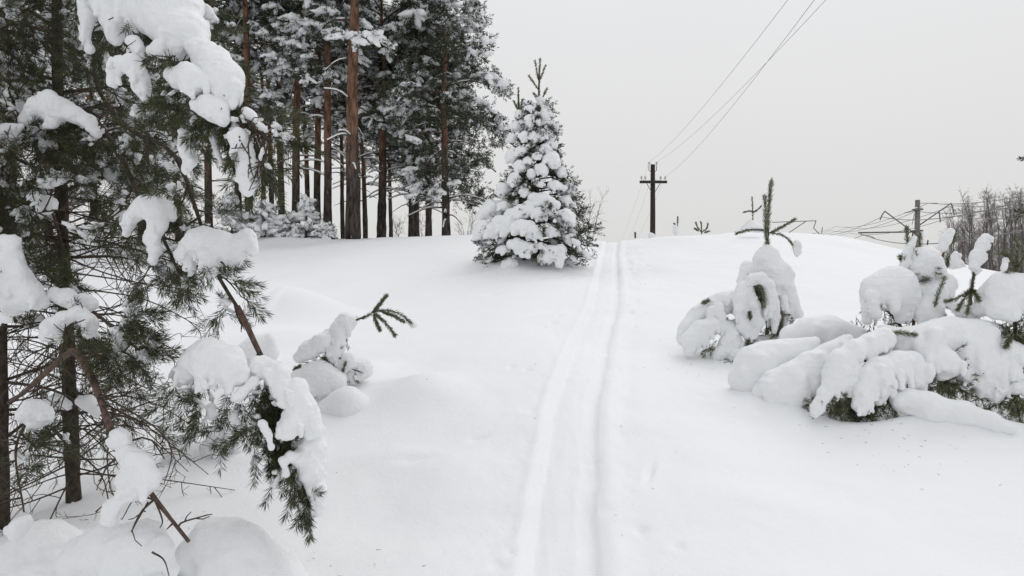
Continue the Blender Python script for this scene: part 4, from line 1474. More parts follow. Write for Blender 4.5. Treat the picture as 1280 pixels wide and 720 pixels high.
poke(t, [[(1095, 372, 22, D3 - .1), (1128, 375, 20, D3 - .1)], [(1150, 332, 16, D3), (1162, 332, 15, D3)], [(1170, 366, 14, D3 - .1), (1160, 395, 14, D3 - .2)], [(1133, 325, 6, D3), (1140, 303, 5, D3)]], 34, 1203)

# --- the sapling with star shoot and the right-hand dome
D4 = 6.3
t = sapling('sapling with a snow-wrapped tip above a drooping needle star', 1214, 420, D4)
m = MB()
tubes(m, smooth_line(PP([(1216, 430, D4), (1213, 385, D4), (1216, 350, D4), (1222, 325, D4), (1231, 297, D4)]), 12), np.linspace(0.014, 0.006, 12), 6)
m.build('stem', TWIG, t)
snow_part(t, [[(1217, 333, 7, D4 - .02), (1222, 322, 8.5, D4 - .02), (1228, 306, 7, D4 - .02), (1232, 298, 6, D4 - .02)]], 4, D4, 51, amp=0.006, freq=12, drips=5)
shoot_part(t, [[(1214, 362, D4), (1205, 368, D4 - .1), (1194, 374, D4 - .12), (1184, 376, D4 - .1)], [(1214, 362, D4), (1206, 372, D4 - .14), (1198, 386, D4 - .15)], [(1214, 362, D4), (1212, 374, D4 - .16), (1209, 390, D4 - .16)], [(1214, 362, D4), (1222, 372, D4 - .14), (1228, 386, D4 - .13)],
               [(1214, 362, D4), (1224, 368, D4 - .08), (1233, 380, D4 - .05)], [(1214, 364, D4), (1217, 344, D4), (1221, 332, D4)]], n=330, ln=0.042, r=0.006, seed=55, md=(0, 0, 1, 1, 2))
snow_part(t, [[(1190, 380, 6, D4 + .05), (1200, 388, 8, D4), (1220, 392, 8, D4)]], 5, D4, 52, drips=4)
dark_core(t, [(1214, 395, D4 + .05), (1205, 398, D4 + .05)], 0.03, 14, 57)

D5 = 6.1
t = sapling('sapling at the right picture edge, domed snow over dark green sides', 1268, 500, D5)
m = MB()
for l in ([(1272, 520, D5), (1270, 440, D5), (1268, 380, D5), (1272, 320, D5)], [(1270, 440, D5), (1300, 400, D5), (1330, 380, D5)]):
    tubes(m, smooth_line(PP(l), 10), np.linspace(0.02, 0.007, 10), 6)
m.build('stem', TWIG, t)
snow_part(t, [[(1226, 386, 10, D5 + .1), (1240, 374, 16, D5 + .1), (1258, 364, 22, D5), (1280, 366, 24, D5), (1310, 380, 22, D5)], [(1250, 385, 16, D5 - .05), (1262, 392, 13, D5 - .08)]], 9, D5, 61, amp=0.009, freq=12, drips=1)
snow_part(t, [[(1250, 448, 9, D5 - .1), (1262, 440, 14, D5 - .1), (1282, 445, 14, D5 - .12)], [(1266, 458, 10, D5 - .14), (1272, 470, 8, D5 - .16)]], 7, D5, 62, drips=4)
snow_part(t, [[(1268, 485, 8, D5 - .15), (1285, 480, 12, D5 - .15)]], 6, D5, 63, drips=4)
snow_part(t, [[(1300, 430, 20, D5), (1330, 450, 22, D5)], [(1310, 480, 18, D5)]], 9, D5, 64, drips=4)
dark_core(t, [(1262, 410, D5 - .02), (1272, 415, D5 - .02), (1266, 425, D5 - .02), (1278, 425, D5), (1270, 462, D5 - .05), (1258, 500, D5 - .05), (1275, 500, D5 - .05), (1268, 510, D5 - .08), (1255, 430, D5), (1285, 400, D5), (1262, 480, D5), (1276, 465, D5)], 0.035, 130, 65, ln=0.055)
shoot_part(t, [[(1270, 345, D5), (1271, 325, D5), (1272, 302, D5)], [(1271, 335, D5), (1262, 325, D5 - .05), (1256, 318, D5 - .05)], [(1271, 335, D5), (1280, 322, D5), (1285, 308, D5)], [(1270, 345, D5), (1261, 342, D5 - .05)], [(1262, 500, D5 - .2), (1266, 515, D5 - .24)], [(1272, 495, D5 - .2), (1280, 512, D5 - .22)], [(1266, 415, D5 - .12), (1258, 432, D5 - .16)]], n=330, ln=0.055, r=0.006, seed=66)
snow_part(t, [[(1257, 324, 4, D5 - .05), (1255, 336, 4, D5 - .05)]], 3, D5, 66, amp=0.004)

# snow-covered log-like ridge in front
c = pchain([(1118, 492, 9, 5.85), (1128, 500, 15, 5.8), (1160, 508, 17, 5.72), (1200, 516, 16, 5.66), (1238, 527, 13, 5.6), (1262, 535, 8, 5.56)])
m = MB()
snow_blob(m, c, k=0.06, amp=0.014, freq=6, strata=0.002, seed=71)
o = m.build('snow_ridge', SNOW)
tag(o, 'long log-shaped snow ridge in front of the bent saplings', 'snow mound')

# --- saplings on the left of the track
D6 = 6.4
t = sapling('half-buried sapling with a green needle star leaning out to the right', 420, 480, D6)
m = MB()
tubes(m, smooth_line(PP([(415, 500, D6), (412, 450, D6), (430, 410, D6), (457, 395, D6)]), 12), np.linspace(0.014, 0.007, 12), 6)
m.build('stem', TWIG, t)
shoot_part(t, [[(452, 399, D6), (462, 393, D6), (470, 389, D6), (484, 388, D6), (500, 392, D6), (513, 403, D6)], [(467, 390, D6), (473, 382, D6), (482, 371, D6)], [(468, 391, D6 - .03), (480, 402, D6 - .06), (493, 418, D6 - .08)], [(467, 391, D6), (470, 402, D6 - .04), (474, 411, D6 - .05)], [(475, 389, D6 + .03), (490, 394, D6 + .05), (503, 401, D6 + .05)]],
           n=420, ln=0.042, w=0.0045, r=0.005, seed=81, spread=(20, 48))
snow_part(t, [[(512, 402, 4.5, D6 + .03), (517, 406, 5, D6 + .03)]], 3, D6, 81, amp=0.003)
snow_part(t, [[(374, 447, 8, D6 - .05), (386, 438, 10, D6 - .05), (402, 428, 11, D6 - .05), (412, 420, 9, D6)]], 6, D6, 83)
snow_part(t, [[(446, 398, 6, D6 + .05), (434, 403, 12, D6 + .03), (424, 415, 11, D6), (420, 435, 10, D6 - .03), (417, 448, 6, D6 - .04)]], 6, D6, 84)
snow_part(t, [[(428, 448, 8, D6), (436, 452, 8, D6), (428, 462, 7, D6)]], 5, D6, 85)
snow_part(t, [[(452, 462, 14, D6 + .1), (440, 472, 10, D6 + .05)]], 8, D6, 86)
snow_part(t, [[(376, 474, 14, D6 - .1), (400, 470, 18, D6 - .1), (417, 478, 15, D6 - .1), (395, 488, 17, D6 - .1)]], 9, D6, 87)
dark_core(t, [(405, 450, D6 + .03), (412, 455, D6 + .03), (400, 458, D6 + .03), (383, 460, D6 + .03)], 0.03, 40, 88)
shoot_part(t, [[(424, 480, D6 - .06), (428, 468, D6 - .08), (431, 455, D6 - .08)], [(402, 446, D6 - .04), (410, 452, D6 - .04)], [(366, 463, D6 - .02), (374, 458, D6 - .03)]], n=200, ln=0.035, seed=89)

poke(t, [[(380, 445, 9, D6 - .05), (412, 422, 10, D6)], [(434, 405, 12, D6), (418, 445, 8, D6)], [(430, 455, 9, D6), (450, 466, 12, D6 + .05)], [(380, 482, 13, D6 - .1), (410, 482, 14, D6 - .1)]], 24, 1204)
c = pchain([(412, 514, 15, 6.1), (434, 510, 24, 6.1), (456, 516, 15, 6.15)])
m = MB()
snow_blob(m, c, k=0.08, amp=0.006, freq=5, strata=0.001, seed=91)
tag(m.build('snow_mound', SNOW), 'boulder-like round snow mound below the half-buried needle star sapling', 'snow mound')

D7 = 5.35
t = sapling('small buried sapling behind the near hanging branch, dark gap under it', 270, 580, D7)
snow_part(t, [[(216, 572, 11, D7), (232, 562, 17, D7), (246, 568, 13, D7)]], 8, D7, 95)
snow_part(t, [[(290, 538, 11, D7), (277, 544, 14, D7), (266, 560, 13, D7), (260, 582, 11, D7)]], 6, D7, 96)
snow_part(t, [[(292, 548, 11, D7 + .05), (300, 564, 14, D7 + .05), (308, 582, 14, D7 + .05)]], 6, D7, 97)
dark_core(t, [(282, 570, D7 + .05), (284, 580, D7 + .05), (252, 580, D7 + .05), (250, 570, D7 + .05)], 0.03, 36, 98)
shoot_part(t, [[(248, 562, D7), (258, 555, D7 - .03), (268, 550, D7 - .03)], [(280, 575, D7), (284, 562, D7 - .02)]], n=160, ln=0.04, seed=99)

poke(t, [[(225, 578, 11, D7), (244, 574, 11, D7)], [(280, 552, 10, D7), (262, 580, 9, D7)], [(292, 560, 10, D7), (305, 580, 11, D7)]], 16, 1205)
# two swellings of snow behind the hanging branch
c = pchain([(285, 455, 15, 7.3), (318, 443, 18, 7.3), (335, 440, 13, 7.3)]) + pchain([(322, 430, 9, 7.3), (336, 425, 8, 7.3)])
for q in list(c):
    c += chain([q[0:3], [q[0], q[1], gz(q[0], q[1]) - 0.03]], [q[3], q[3] * 1.4])
m = MB()
snow_blob(m, c, k=0.08, amp=0.006, freq=6, seed=92)
tag(m.build('snow_mound', SNOW), 'snow lump behind the reddish end of the hanging branch', 'snow mound')

# --- tips of buried saplings on the crest
def crest_tip(label, px, d, lines, balls, seed):
    x = (px - 640) / F * d
    t_ = thing('pine_sapling', label, 'sapling', (x, d, gz(x, d)), 'sapling tips on the crest')
    shoot_part(t_, [[(a[0], a[1], d) for a in l] for l in lines], n=160, ln=0.06, w=0.011, r=0.012, seed=seed, md=(0, 1, 1, 2))
    for k_, b in enumerate(balls):
        snow_part(t_, [[(q[0], q[1], q[2], d - 0.03) for q in b]], 2, d, seed + k_, amp=0.008, freq=8, h=0.025)


crest_tip('sapling tip shaped like a small cross behind the tall needle cross', 940, 20, [[(941, 285), (941, 262), (940, 247)], [(928, 266), (934, 264), (940, 264)], [(940, 266), (946, 263), (951, 258)]], [[(929, 286, 4), (938, 281, 6), (948, 286, 5)]], 201)
crest_tip('slender snow-dusted sapling tip on the crest right of the power pole', 846, 21.5, [[(846, 292), (847, 281), (847, 272)], [(846, 286), (843, 280)]], [[(845, 290, 4), (844, 283, 2.5)], [(848, 282, 1.5), (849, 275, 1.2)]], 202)
crest_tip('little green branched sapling tip on the crest, free of snow', 877, 21.5, [[(877, 293), (877, 284), (876, 278)], [(877, 290), (872, 284), (870, 279)], [(878, 290), (883, 286), (885, 280)], [(874, 289), (869, 286)], [(880, 291), (886, 289)]], [], 203)
crest_tip('tiny dark sapling tip on the crest left of the power pole', 794, 21.0, [[(794, 298), (794, 292)]], [[(813, 294, 3), (816, 295, 3)]], 204)

# ------------------------------------------------------------------ the near pines on the left
def grow_twigs(g, line, k, reach, up, n_sub, mb_wood, A, B, r=0.006, shoot=(0.06, 0.14), v0=0.25, bare=0.0, curl=0.25, wmat=0):
    """side twigs along a limb, each with sub twigs ending in shoots"""
    n = len(line)
    for j in range(k):
        v = v0 + (1 - v0) * (j + g.random()) / k
        f = v * (n - 1)
        i = min(int(f), n - 2)
        pb = line[i] * (1 - f + i) + line[i + 1] * (f - i)
        ax = unit(line[i + 1] - line[i])
        rnd = g.normal(size=3)
        side = unit(rnd - (rnd @ ax) * ax)
        dr = unit(ax * g.uniform(0.25, 0.9) + side + np.array([0, 0, up]))
        L = reach * g.uniform(0.55, 1.2) * (1.15 - 0.5 * v)
        mid = pb + dr * L * 0.5 + g.normal(0, 0.10, 3) * L
        pe = pb + dr * L + g.normal(0, curl * 0.5, 3) * L + np.array([0, 0, -0.10 * L])
        c_ = smooth_line([pb, mid, pe], 6)
        tubes(mb_wood, c_, np.linspace(r, r * 0.45, 6), 5, mat=wmat)
        isbare = g.random() < bare
        for q in range(n_sub):
            w = g.uniform(0.3, 1)
            fi = w * 5
            ii = min(int(fi), 4)
            pp = c_[ii] * (1 - fi + ii) + c_[ii + 1] * (fi - ii)
            d2 = unit(unit(pe - pb) + g.normal(0, 0.6, 3) + np.array([0, 0, up * 0.3]))
            l2 = L * g.uniform(0.2, 0.5)
            p2 = pp + d2 * l2
            tubes(mb_wood, np.stack([pp, (pp + p2) / 2 + g.normal(0, 0.08, 3) * l2, p2]), [r * 0.5, r * 0.42, r * 0.3], 4, mat=wmat)
            if not isbare:
                A.append(p2 - d2 * min(l2 * 0.5, 0.05))
                B.append(p2 + d2 * g.uniform(*shoot))
                A.append(pp * .5 + p2 * .5)
                B.append(pp * .5 + p2 * .5 + unit(d2 + g.normal(0, 0.5, 3)) * g.uniform(*shoot))
        if not isbare:
            A.append(pe)
            B.append(pe + unit(pe - mid) * g.uniform(*shoot))


near = thing('pine_tree', 'near young pine, thin dark trunk, boughs heaped with snow', 'pine tree', P(92, 640, 4.75), 'near pines at the left edge')
near2 = thing('pine_tree', 'near young pine cut by the left picture edge, dark thin trunk', 'pine tree', P(8, 660, 4.4), 'near pines at the left edge')
trunk_px = [(50, -520, 4.65), (62, -250, 4.65), (70, -60, 4.65), (72, 100, 4.65), (77, 250, 4.68), (82, 380, 4.7), (88, 520, 4.73), (93, 645, 4.75)]
tl = smooth_line(PP(trunk_px), 40)
m = MB()
gt = np.random.default_rng(1)
tubes(m, tl, np.linspace(0.020, 0.047, 40) * (1 + 0.06 * gt.normal(size=40)), 10)
m.build('trunk', YBARK, near)

LIMBS = [
    # pixels, r0, wood, twigs k, reach, up, n_sub, bare, needle n, clumps [chain list, blend]
    ([(71, 20, 4.65), (112, 50, 4.3), (122, 110, 4.0), (160, 160, 3.8), (215, 190, 3.6), (245, 262, 3.5), (268, 335, 3.42), (300, 390, 3.4), (320, 432, 3.4), (338, 470, 3.4), (352, 520, 3.38), (370, 580, 3.35), (390, 638, 3.3)],
     0.013, YBARK, 24, 0.20, -0.1, 3, 0.25,
     [([[(226, 318, 9, 3.42), (250, 302, 17, 3.4), (275, 308, 18, 3.38), (290, 318, 14, 3.38), (308, 298, 11, 3.4), (316, 314, 7, 3.36)], [(262, 318, 14, 3.36), (266, 338, 7, 3.36)], [(235, 322, 9, 3.4), (240, 335, 5, 3.4)]], 6),
      ([[(232, 470, 11, 3.28), (240, 452, 17, 3.25), (262, 445, 22, 3.22), (284, 455, 20, 3.22), (298, 468, 13, 3.25)], [(254, 465, 16, 3.2), (250, 485, 6, 3.18)], [(284, 470, 13, 3.2), (286, 486, 6, 3.2)], [(268, 470, 10, 3.2), (268, 484, 4, 3.2)]], 8),
      ([[(310, 462, 8, 3.35), (325, 460, 14, 3.32), (345, 468, 15, 3.3), (352, 488, 15, 3.28)], [(318, 478, 8, 3.25), (302, 492, 7, 3.22), (294, 498, 4, 3.2)]], 7),
      ([[(352, 486, 14, 3.3), (368, 490, 18, 3.3), (376, 508, 18, 3.3), (366, 528, 14, 3.26), (358, 542, 9, 3.24)], [(382, 512, 17, 3.32), (390, 535, 14, 3.32)]], 8),
      ([[(396, 540, 10, 3.36), (388, 558, 14, 3.34), (378, 574, 11, 3.3), (362, 570, 6, 3.26), (354, 576, 4, 3.24), (358, 592, 4, 3.24)], [(392, 562, 16, 3.34), (390, 592, 16, 3.32), (395, 614, 12, 3.32), (396, 636, 7, 3.32), (391, 645, 3, 3.32)]], 8),
      ([[(292, 520, 7, 3.28), (298, 528, 6, 3.28)]], 3),
      ([[(262, 510, 7, 3.3), (266, 520, 6, 3.3)]], 3),
      ([[(328, 530, 4, 3.2), (336, 545, 4, 3.2), (338, 560, 3, 3.2)]], 3)]),
    ([(68, -60, 4.65), (110, -30, 4.2), (150, 5, 3.8), (200, 45, 3.45), (240, 85, 3.25), (275, 120, 3.1), (305, 150, 3.05), (338, 176, 3.0)],
     0.022, TWIG, 48, 0.26, -0.55, 4, 0.0,
     [([[(106, -10, 8, 3.75), (110, 20, 9, 3.72), (108, 45, 7, 3.7), (112, 62, 7, 3.7)]], 5),
      ([[(118, -20, 20, 3.7), (140, 5, 20, 3.62), (145, 25, 18, 3.58), (144, 48, 9, 3.55)], [(150, 10, 22, 3.6), (175, 0, 24, 3.5), (172, 20, 18, 3.45)]], 8),
      ([[(185, 10, 26, 3.4), (210, 25, 30, 3.32), (232, 45, 26, 3.22), (222, 60, 16, 3.2), (205, 62, 13, 3.22), (190, 64, 10, 3.25)], [(200, -20, 36, 3.4), (220, 10, 32, 3.3)], [(245, 40, 14, 3.2), (250, 66, 10, 3.15)]], 10),
      ([[(250, 62, 16, 3.16), (266, 80, 22, 3.1), (280, 100, 23, 3.06), (290, 122, 13, 3.04)], [(262, 95, 18, 3.08), (282, 118, 18, 3.04)]], 9),
      ([[(212, 92, 9, 3.05), (224, 97, 15, 3.02), (240, 100, 19, 3.0), (256, 102, 13, 3.0)], [(235, 112, 12, 2.98), (240, 120, 6, 2.97)]], 7),
      ([[(244, 132, 7, 3.0), (258, 132, 12, 2.98), (270, 138, 13, 2.98), (278, 150, 8, 2.97)]], 6),
      ([[(138, 88, 6, 3.25), (150, 80, 10, 3.22), (164, 82, 12, 3.2), (174, 96, 11, 3.2), (180, 112, 8, 3.2), (182, 124, 4, 3.2)], [(142, 90, 9, 3.23), (140, 102, 6, 3.23)]], 6),
      ([[(296, 172, 11, 3.0), (304, 188, 14, 2.99), (310, 208, 13, 2.98), (313, 228, 11, 2.98), (310, 236, 7, 2.98)]], 6),
      ([[(306, 138, 7, 3.04), (314, 146, 8, 3.02), (326, 158, 6, 3.0), (334, 165, 3, 3.0)]], 4),
      ([[(229, 165, 7, 3.15), (233, 185, 6, 3.14), (236, 200, 7, 3.14), (232, 215, 4, 3.14)]], 4),
      ([[(266, 172, 5, 3.1), (272, 190, 6, 3.1), (276, 202, 5, 3.1)]], 3),
      ([[(166, 52, 9, 3.3), (172, 62, 9, 3.28), (176, 70, 5, 3.27)]], 4)]),
    ([(75, 165, 4.66), (115, 150, 4.2), (150, 195, 3.9), (180, 260, 3.7), (205, 300, 3.6), (225, 345, 3.5)],
     0.018, TWIG, 18, 0.26, -0.1, 3, 0.35,
     [([[(158, 292, 5, 3.5), (164, 272, 9, 3.48), (178, 258, 13, 3.45), (194, 262, 12, 3.45), (198, 280, 9, 3.44), (190, 298, 8, 3.44), (195, 314, 8, 3.44), (192, 326, 6, 3.44)], [(200, 258, 9, 3.47), (212, 262, 8, 3.48), (217, 272, 5, 3.48)]], 6),
      ([[(208, 205, 5, 3.7), (215, 213, 6, 3.7)]], 3)]),
    ([(75, 130, 4.66), (50, 140, 4.2), (20, 160, 3.9), (-25, 185, 3.6)],
     0.016, TWIG, 20, 0.28, 0.0, 4, 0.0,
     [([[(30, 150, 8, 3.8), (45, 135, 12, 3.8), (62, 122, 10, 3.8), (74, 136, 12, 3.8), (92, 142, 9, 3.8), (110, 152, 8, 3.78), (120, 166, 6, 3.78)], [(60, 138, 14, 3.8), (66, 152, 7, 3.78)]], 7),
      ([[(-5, 172, 9, 3.7), (10, 164, 9, 3.72), (24, 158, 6, 3.75)]], 5)]),
    ([(80, 340, 4.7), (45, 335, 4.1), (10, 345, 3.7), (-25, 360, 3.5)],
     0.015, TWIG, 14, 0.24, -0.1, 3, 0.2,
     [([[(2, 302, 9, 3.5), (12, 306, 12, 3.5), (14, 325, 15, 3.5), (22, 345, 16, 3.5), (36, 368, 18, 3.52), (50, 378, 12, 3.55)], [(5, 350, 18, 3.5), (15, 375, 18, 3.52)]], 8),
      ([[(3, 395, 7, 3.4), (8, 400, 5, 3.4)]], 3)]),
    ([(83, 410, 4.7), (88, 395, 4.2), (105, 385, 3.8), (130, 400, 3.55), (165, 430, 3.4), (182, 445, 3.35)],
     0.014, TWIG, 18, 0.18, -0.15, 4, 0.0,
     [([[(58, 420, 7, 3.5), (64, 408, 10, 3.5), (80, 398, 10, 3.5), (98, 392, 9, 3.5), (112, 402, 8, 3.5), (110, 416, 6, 3.5)], [(66, 415, 11, 3.48), (72, 425, 7, 3.48)]], 6),
      ([[(70, 368, 8, 3.6), (85, 372, 11, 3.6), (92, 380, 9, 3.58)]], 5),
      ([[(104, 372, 9, 3.6), (116, 380, 9, 3.6), (108, 384, 8, 3.6)]], 5),
      ([[(143, 416, 7, 3.45), (147, 418, 7, 3.45)]], 3)]),
    ([(8, 505, 4.42), (28, 492, 4.0), (58, 465, 3.6), (84, 443, 3.42), (98, 443, 3.34), (118, 480, 3.25), (142, 545, 3.15), (168, 588, 3.08), (195, 625, 3.02), (236, 677, 2.95)],
     0.024, REDTWIG, 11, 0.22, 0.1, 3, 1.0,
     [([[(146, 544, 9, 3.1), (151, 552, 13, 3.08), (156, 558, 9, 3.08)]], 5),
      ([[(160, 572, 13, 3.05), (172, 582, 19, 3.03), (180, 600, 20, 3.01), (170, 612, 14, 3.0), (154, 620, 10, 2.98), (142, 632, 9, 2.97), (137, 650, 7, 2.96)], [(166, 592, 18, 3.02), (156, 606, 12, 2.99)]], 7),
      ([[(222, 646, 4, 2.96), (228, 646, 3, 2.96)]], 2)]),
    ([(90, 560, 4.74), (70, 540, 4.2), (45, 520, 3.8), (20, 560, 3.5), (30, 640, 3.3)],
     0.012, TWIG, 14, 0.22, -0.1, 3, 0.55,
     [([[(30, 518, 9, 3.6), (42, 512, 13, 3.6), (54, 518, 8, 3.6), (44, 528, 9, 3.6)]], 6),
      ([[(20, 570, 6, 3.5), (24, 574, 5, 3.5)]], 3),
      ([[(16, 664, 7, 3.2), (26, 656, 11, 3.2), (32, 650, 7, 3.2), (20, 668, 8, 3.2)]], 5)]),
]
def to_px(p):
    q = p - CAM
    f_ = q[..., 1] * cp - q[..., 2] * sp
    return 640 + F * q[..., 0] / f_, 360 - F * (q[..., 2] * cp + q[..., 1] * sp) / f_, q[..., 1]


CL = np.array([c for L_ in LIMBS for ch, kp in L_[8] for sub in ch for c in sub], float)


def prune(A, B, g, keep=0.06):
    """leave off most shoots that would stick out of the heaped snow"""
    A, B = np.array(A), np.array(B)
    bad = np.zeros(len(A), bool)
    for pt_ in (A, (A + B) / 2, B):
        x, y, dd = to_px(pt_)
        for cx, cy, cr_, cd_ in CL:
            bad |= (np.hypot(x - cx, y - cy) < cr_ * 1.0 + 3) & (y < cy + cr_ * 0.45) & (dd < cd_ + 0.04)
    ok = ~bad | (g.random(len(A)) < keep)
    return A[ok], B[ok]


for li, (pts, r0, wood, k, reach, up, nsub, bare, clumps) in enumerate(LIMBS):
    g = np.random.default_rng(300 + li)
    ln = smooth_line(PP(pts), 36)
    m = MB()
    rr_ = np.linspace(r0, r0 * 0.3, 36) if li != 6 else np.interp(np.arange(36), [0, 14, 35], [0.010, 0.017, 0.007])
    tubes(m, ln, rr_ * (1 + 0.07 * g.normal(size=36)), 8, mat=0)
    A, B = [], []
    if li == 0:
        tubes(m, ln[20:29], np.linspace(0.0145, 0.0095, 9), 8, mat=2)
    grow_twigs(g, ln[:21] if li == 0 else ln, k, reach, up, nsub, m, A, B, r=0.0055, bare=bare, v0=0.2, wmat=1)
    if li == 0:        # the hanging end carries dense bottlebrush shoots
        for q in range(190):
            f = g.uniform(27, 35)
            i = int(f)
            pb_ = ln[i] * (1 - f + i) + ln[min(i + 1, 35)] * (f - i)
            dr = unit(unit(ln[min(i + 1, 35)] - ln[i - 1]) * 1.2 + g.normal(0, 0.5, 3) + [-0.25, 0, -0.2])
            A.append(pb_ + g.normal(0, 0.035 if i < 33 else 0.015, 3) + [-0.03 * (i < 33), 0, 0])
            B.append(A[-1] + dr * g.uniform(0.05, 0.11))
        for (x, y) in [(236, 485), (246, 500), (262, 495), (280, 500), (300, 505), (312, 520), (290, 510), (228, 478), (250, 520), (275, 530), (305, 545), (320, 500)]:
            for s in range(6):
                A.append(P(x, y, 3.3) + g.normal(0, 0.035, 3))
                B.append(A[-1] + unit(g.normal(0, 0.6, 3) + [-0.4, -0.2, -0.8]) * g.uniform(0.07, 0.14))
        c2_ = smooth_line(PP([(326, 440, 3.4), (300, 470, 3.32), (265, 470, 3.28), (240, 482, 3.26)]), 10)
        tubes(m, c2_, np.linspace(0.010, 0.004, 10), 6, mat=0)
    lb = m.build('limb', [wood, TWIG, REDTWIG], near2 if li == 6 else near)
    lb_loc = world_loc(lb)
    if A:
        m = MB()
        A, B = prune(A, B, g)
        needles(m, A, B, 64, 0.052, 0.0030, (22, 58), (0, 0, 0, 0, 1, 1, 1, 1, 2, 2), g)
        m.build('needles', ND, lb)
        nb = max(4, int(len(A) * 0.65))
        ii = g.integers(0, len(A), nb)
        m = MB()
        lumps(m, A[ii] + g.normal(0, 0.010, (nb, 3)) + [0, 0, 0.012], unit(B[ii] - A[ii]), g.uniform(0.008, 0.034, nb), g.uniform(0.006, 0.017, nb), 2, g, 0.24)
        m.build('snow_dusting', SNOW, lb)
    for ci, (ch, kp) in enumerate(clumps):
        dm = ch[0][0][3]
        snow_part(lb, ch, kp * 0.7, dm, 400 + li * 20 + ci, amp=0.0075, freq=16, strata=0.0025)

# further boughs all round the trunk: the dense dark upper part and the dead lower twigs
g = np.random.default_rng(401)
tz_at = lambda u: np.array([np.interp(u, np.linspace(0, 1, 40), tl[:, k]) for k in range(3)])
bi = 0
for q in range(40):
    u = g.uniform(0.18, 0.66)
    p0 = tz_at(u)
    a = q * 2.39996 + g.normal(0, 0.25)
    L = g.uniform(0.7, 1.35)
    hd = np.array([math.cos(a), math.sin(a), 0])
    if (p0 + hd * L)[1] < 3.3:
        L *= 0.6
    pe = p0 + hd * L + [0, 0, g.uniform(-0.25, 0.2) * L]
    ln = smooth_line([p0, p0 * .5 + pe * .5 + [0, 0, 0.10 * L], pe], 10)
    m = MB()
    tubes(m, ln, np.linspace(0.012, 0.004, 10), 6)
    A, B = [], []
    grow_twigs(g, ln, 10, 0.30, -0.12, 4, m, A, B, r=0.0045, v0=0.25, bare=0.6 if u > 0.5 else 0.1, curl=0.4)
    if not A:
        A, B = [ln[-2]], [ln[-1]]
    lb = m.build('limb', TWIG, near)
    m = MB()
    A, B = prune(A, B, g)
    needles(m, A, B, 48, 0.055, 0.0036, (22, 60), (0, 0, 0, 0, 1, 1, 1, 2), g)
    m.build('needles', ND, lb)
    m = MB()
    nb = 44
    ii = g.integers(2, len(A), nb)
    cc_ = A[ii] + g.normal(0, 0.012, (nb, 3)) + [0, 0, 0.018]
    lumps(m, cc_, unit(B[ii] - A[ii]), g.uniform(0.012, 0.045, nb), g.uniform(0.008, 0.022, nb), 2, g, 0.22)
    m.build('snow_dusting', SNOW, lb)
    if g.random() < 0.85:
        m = MB()
        for s in range(2):
            i = int(g.integers(3, 9))
            c = ln[i] + [0, 0, 0.02]
            r = g.uniform(0.022, 0.05)
            e_ = unit(ln[i] - ln[i - 1])
            snow_blob(m, chain([c - e_ * r * 1.4, c + [0, 0, r * .3], c + e_ * r * 1.5 + [0, 0, -r * .4]], [r * .7, r, r * .7]), k=r * .5, h=0.009, amp=0.006, freq=18, seed=int(q * 3 + s))
        m.build('snow_clump', SNOW, lb)
m = MB()
dl = []
for q in range(105):
    u = g.uniform(0.56, 0.96)
    p0 = tz_at(u)
    a = g.uniform(0, 6.28)
    L = g.uniform(0.4, 1.2)
    hd = np.array([math.cos(a), math.sin(a) * 0.8, g.uniform(-0.35, 0.25)])
    ln = smooth_line([p0, p0 + hd * L * .5 + g.normal(0, .06, 3), p0 + hd * L + [0, 0, -0.15 * L] + g.normal(0, .08, 3)], 9)
    tubes(m, ln, np.linspace(0.006, 0.0022, 9), 5)
    grow_twigs(g, ln, 6, 0.26, -0.15, 3, m, [], [], r=0.0030, bare=1.0, v0=0.2, curl=0.5)
m.build('dead_twigs', TWIG, near)
# the long thin arching twigs below the reddish branch
m = MB()
for l in ([(130, 495, 3.2), (165, 515, 3.15), (195, 535, 3.1), (212, 555, 3.1), (214, 575, 3.1), (205, 605, 3.1)], [(212, 558, 3.1), (222, 562, 3.1), (226, 575, 3.1)], [(140, 540, 3.2), (134, 570, 3.2), (138, 610, 3.2), (146, 625, 3.2)],
          [(195, 625, 3.02), (170, 622, 3.0), (152, 650, 2.98)], [(185, 628, 3.0), (172, 650, 3.0), (166, 662, 3.0)], [(130, 500, 3.2), (165, 490, 3.3), (195, 470, 3.4)], [(140, 520, 3.2), (180, 505, 3.3), (200, 500, 3.3)], [(120, 480, 3.3), (150, 470, 3.4), (185, 485, 3.5), (198, 465, 3.5)],
          [(195, 628, 3.0), (203, 650, 3.0), (200, 660, 3.0)], [(215, 655, 2.96), (208, 662, 2.96)], [(190, 690, 2.9), (205, 700, 2.9), (212, 722, 2.9)], [(136, 530, 3.2), (100, 560, 3.4), (60, 570, 3.6), (20, 600, 3.7)], [(120, 640, 3.3), (128, 632, 3.3)]):
    tubes(m, smooth_line(PP(l), 12), np.linspace(0.0045, 0.0018, 12), 5)
m.build('twigs', TWIG, near)

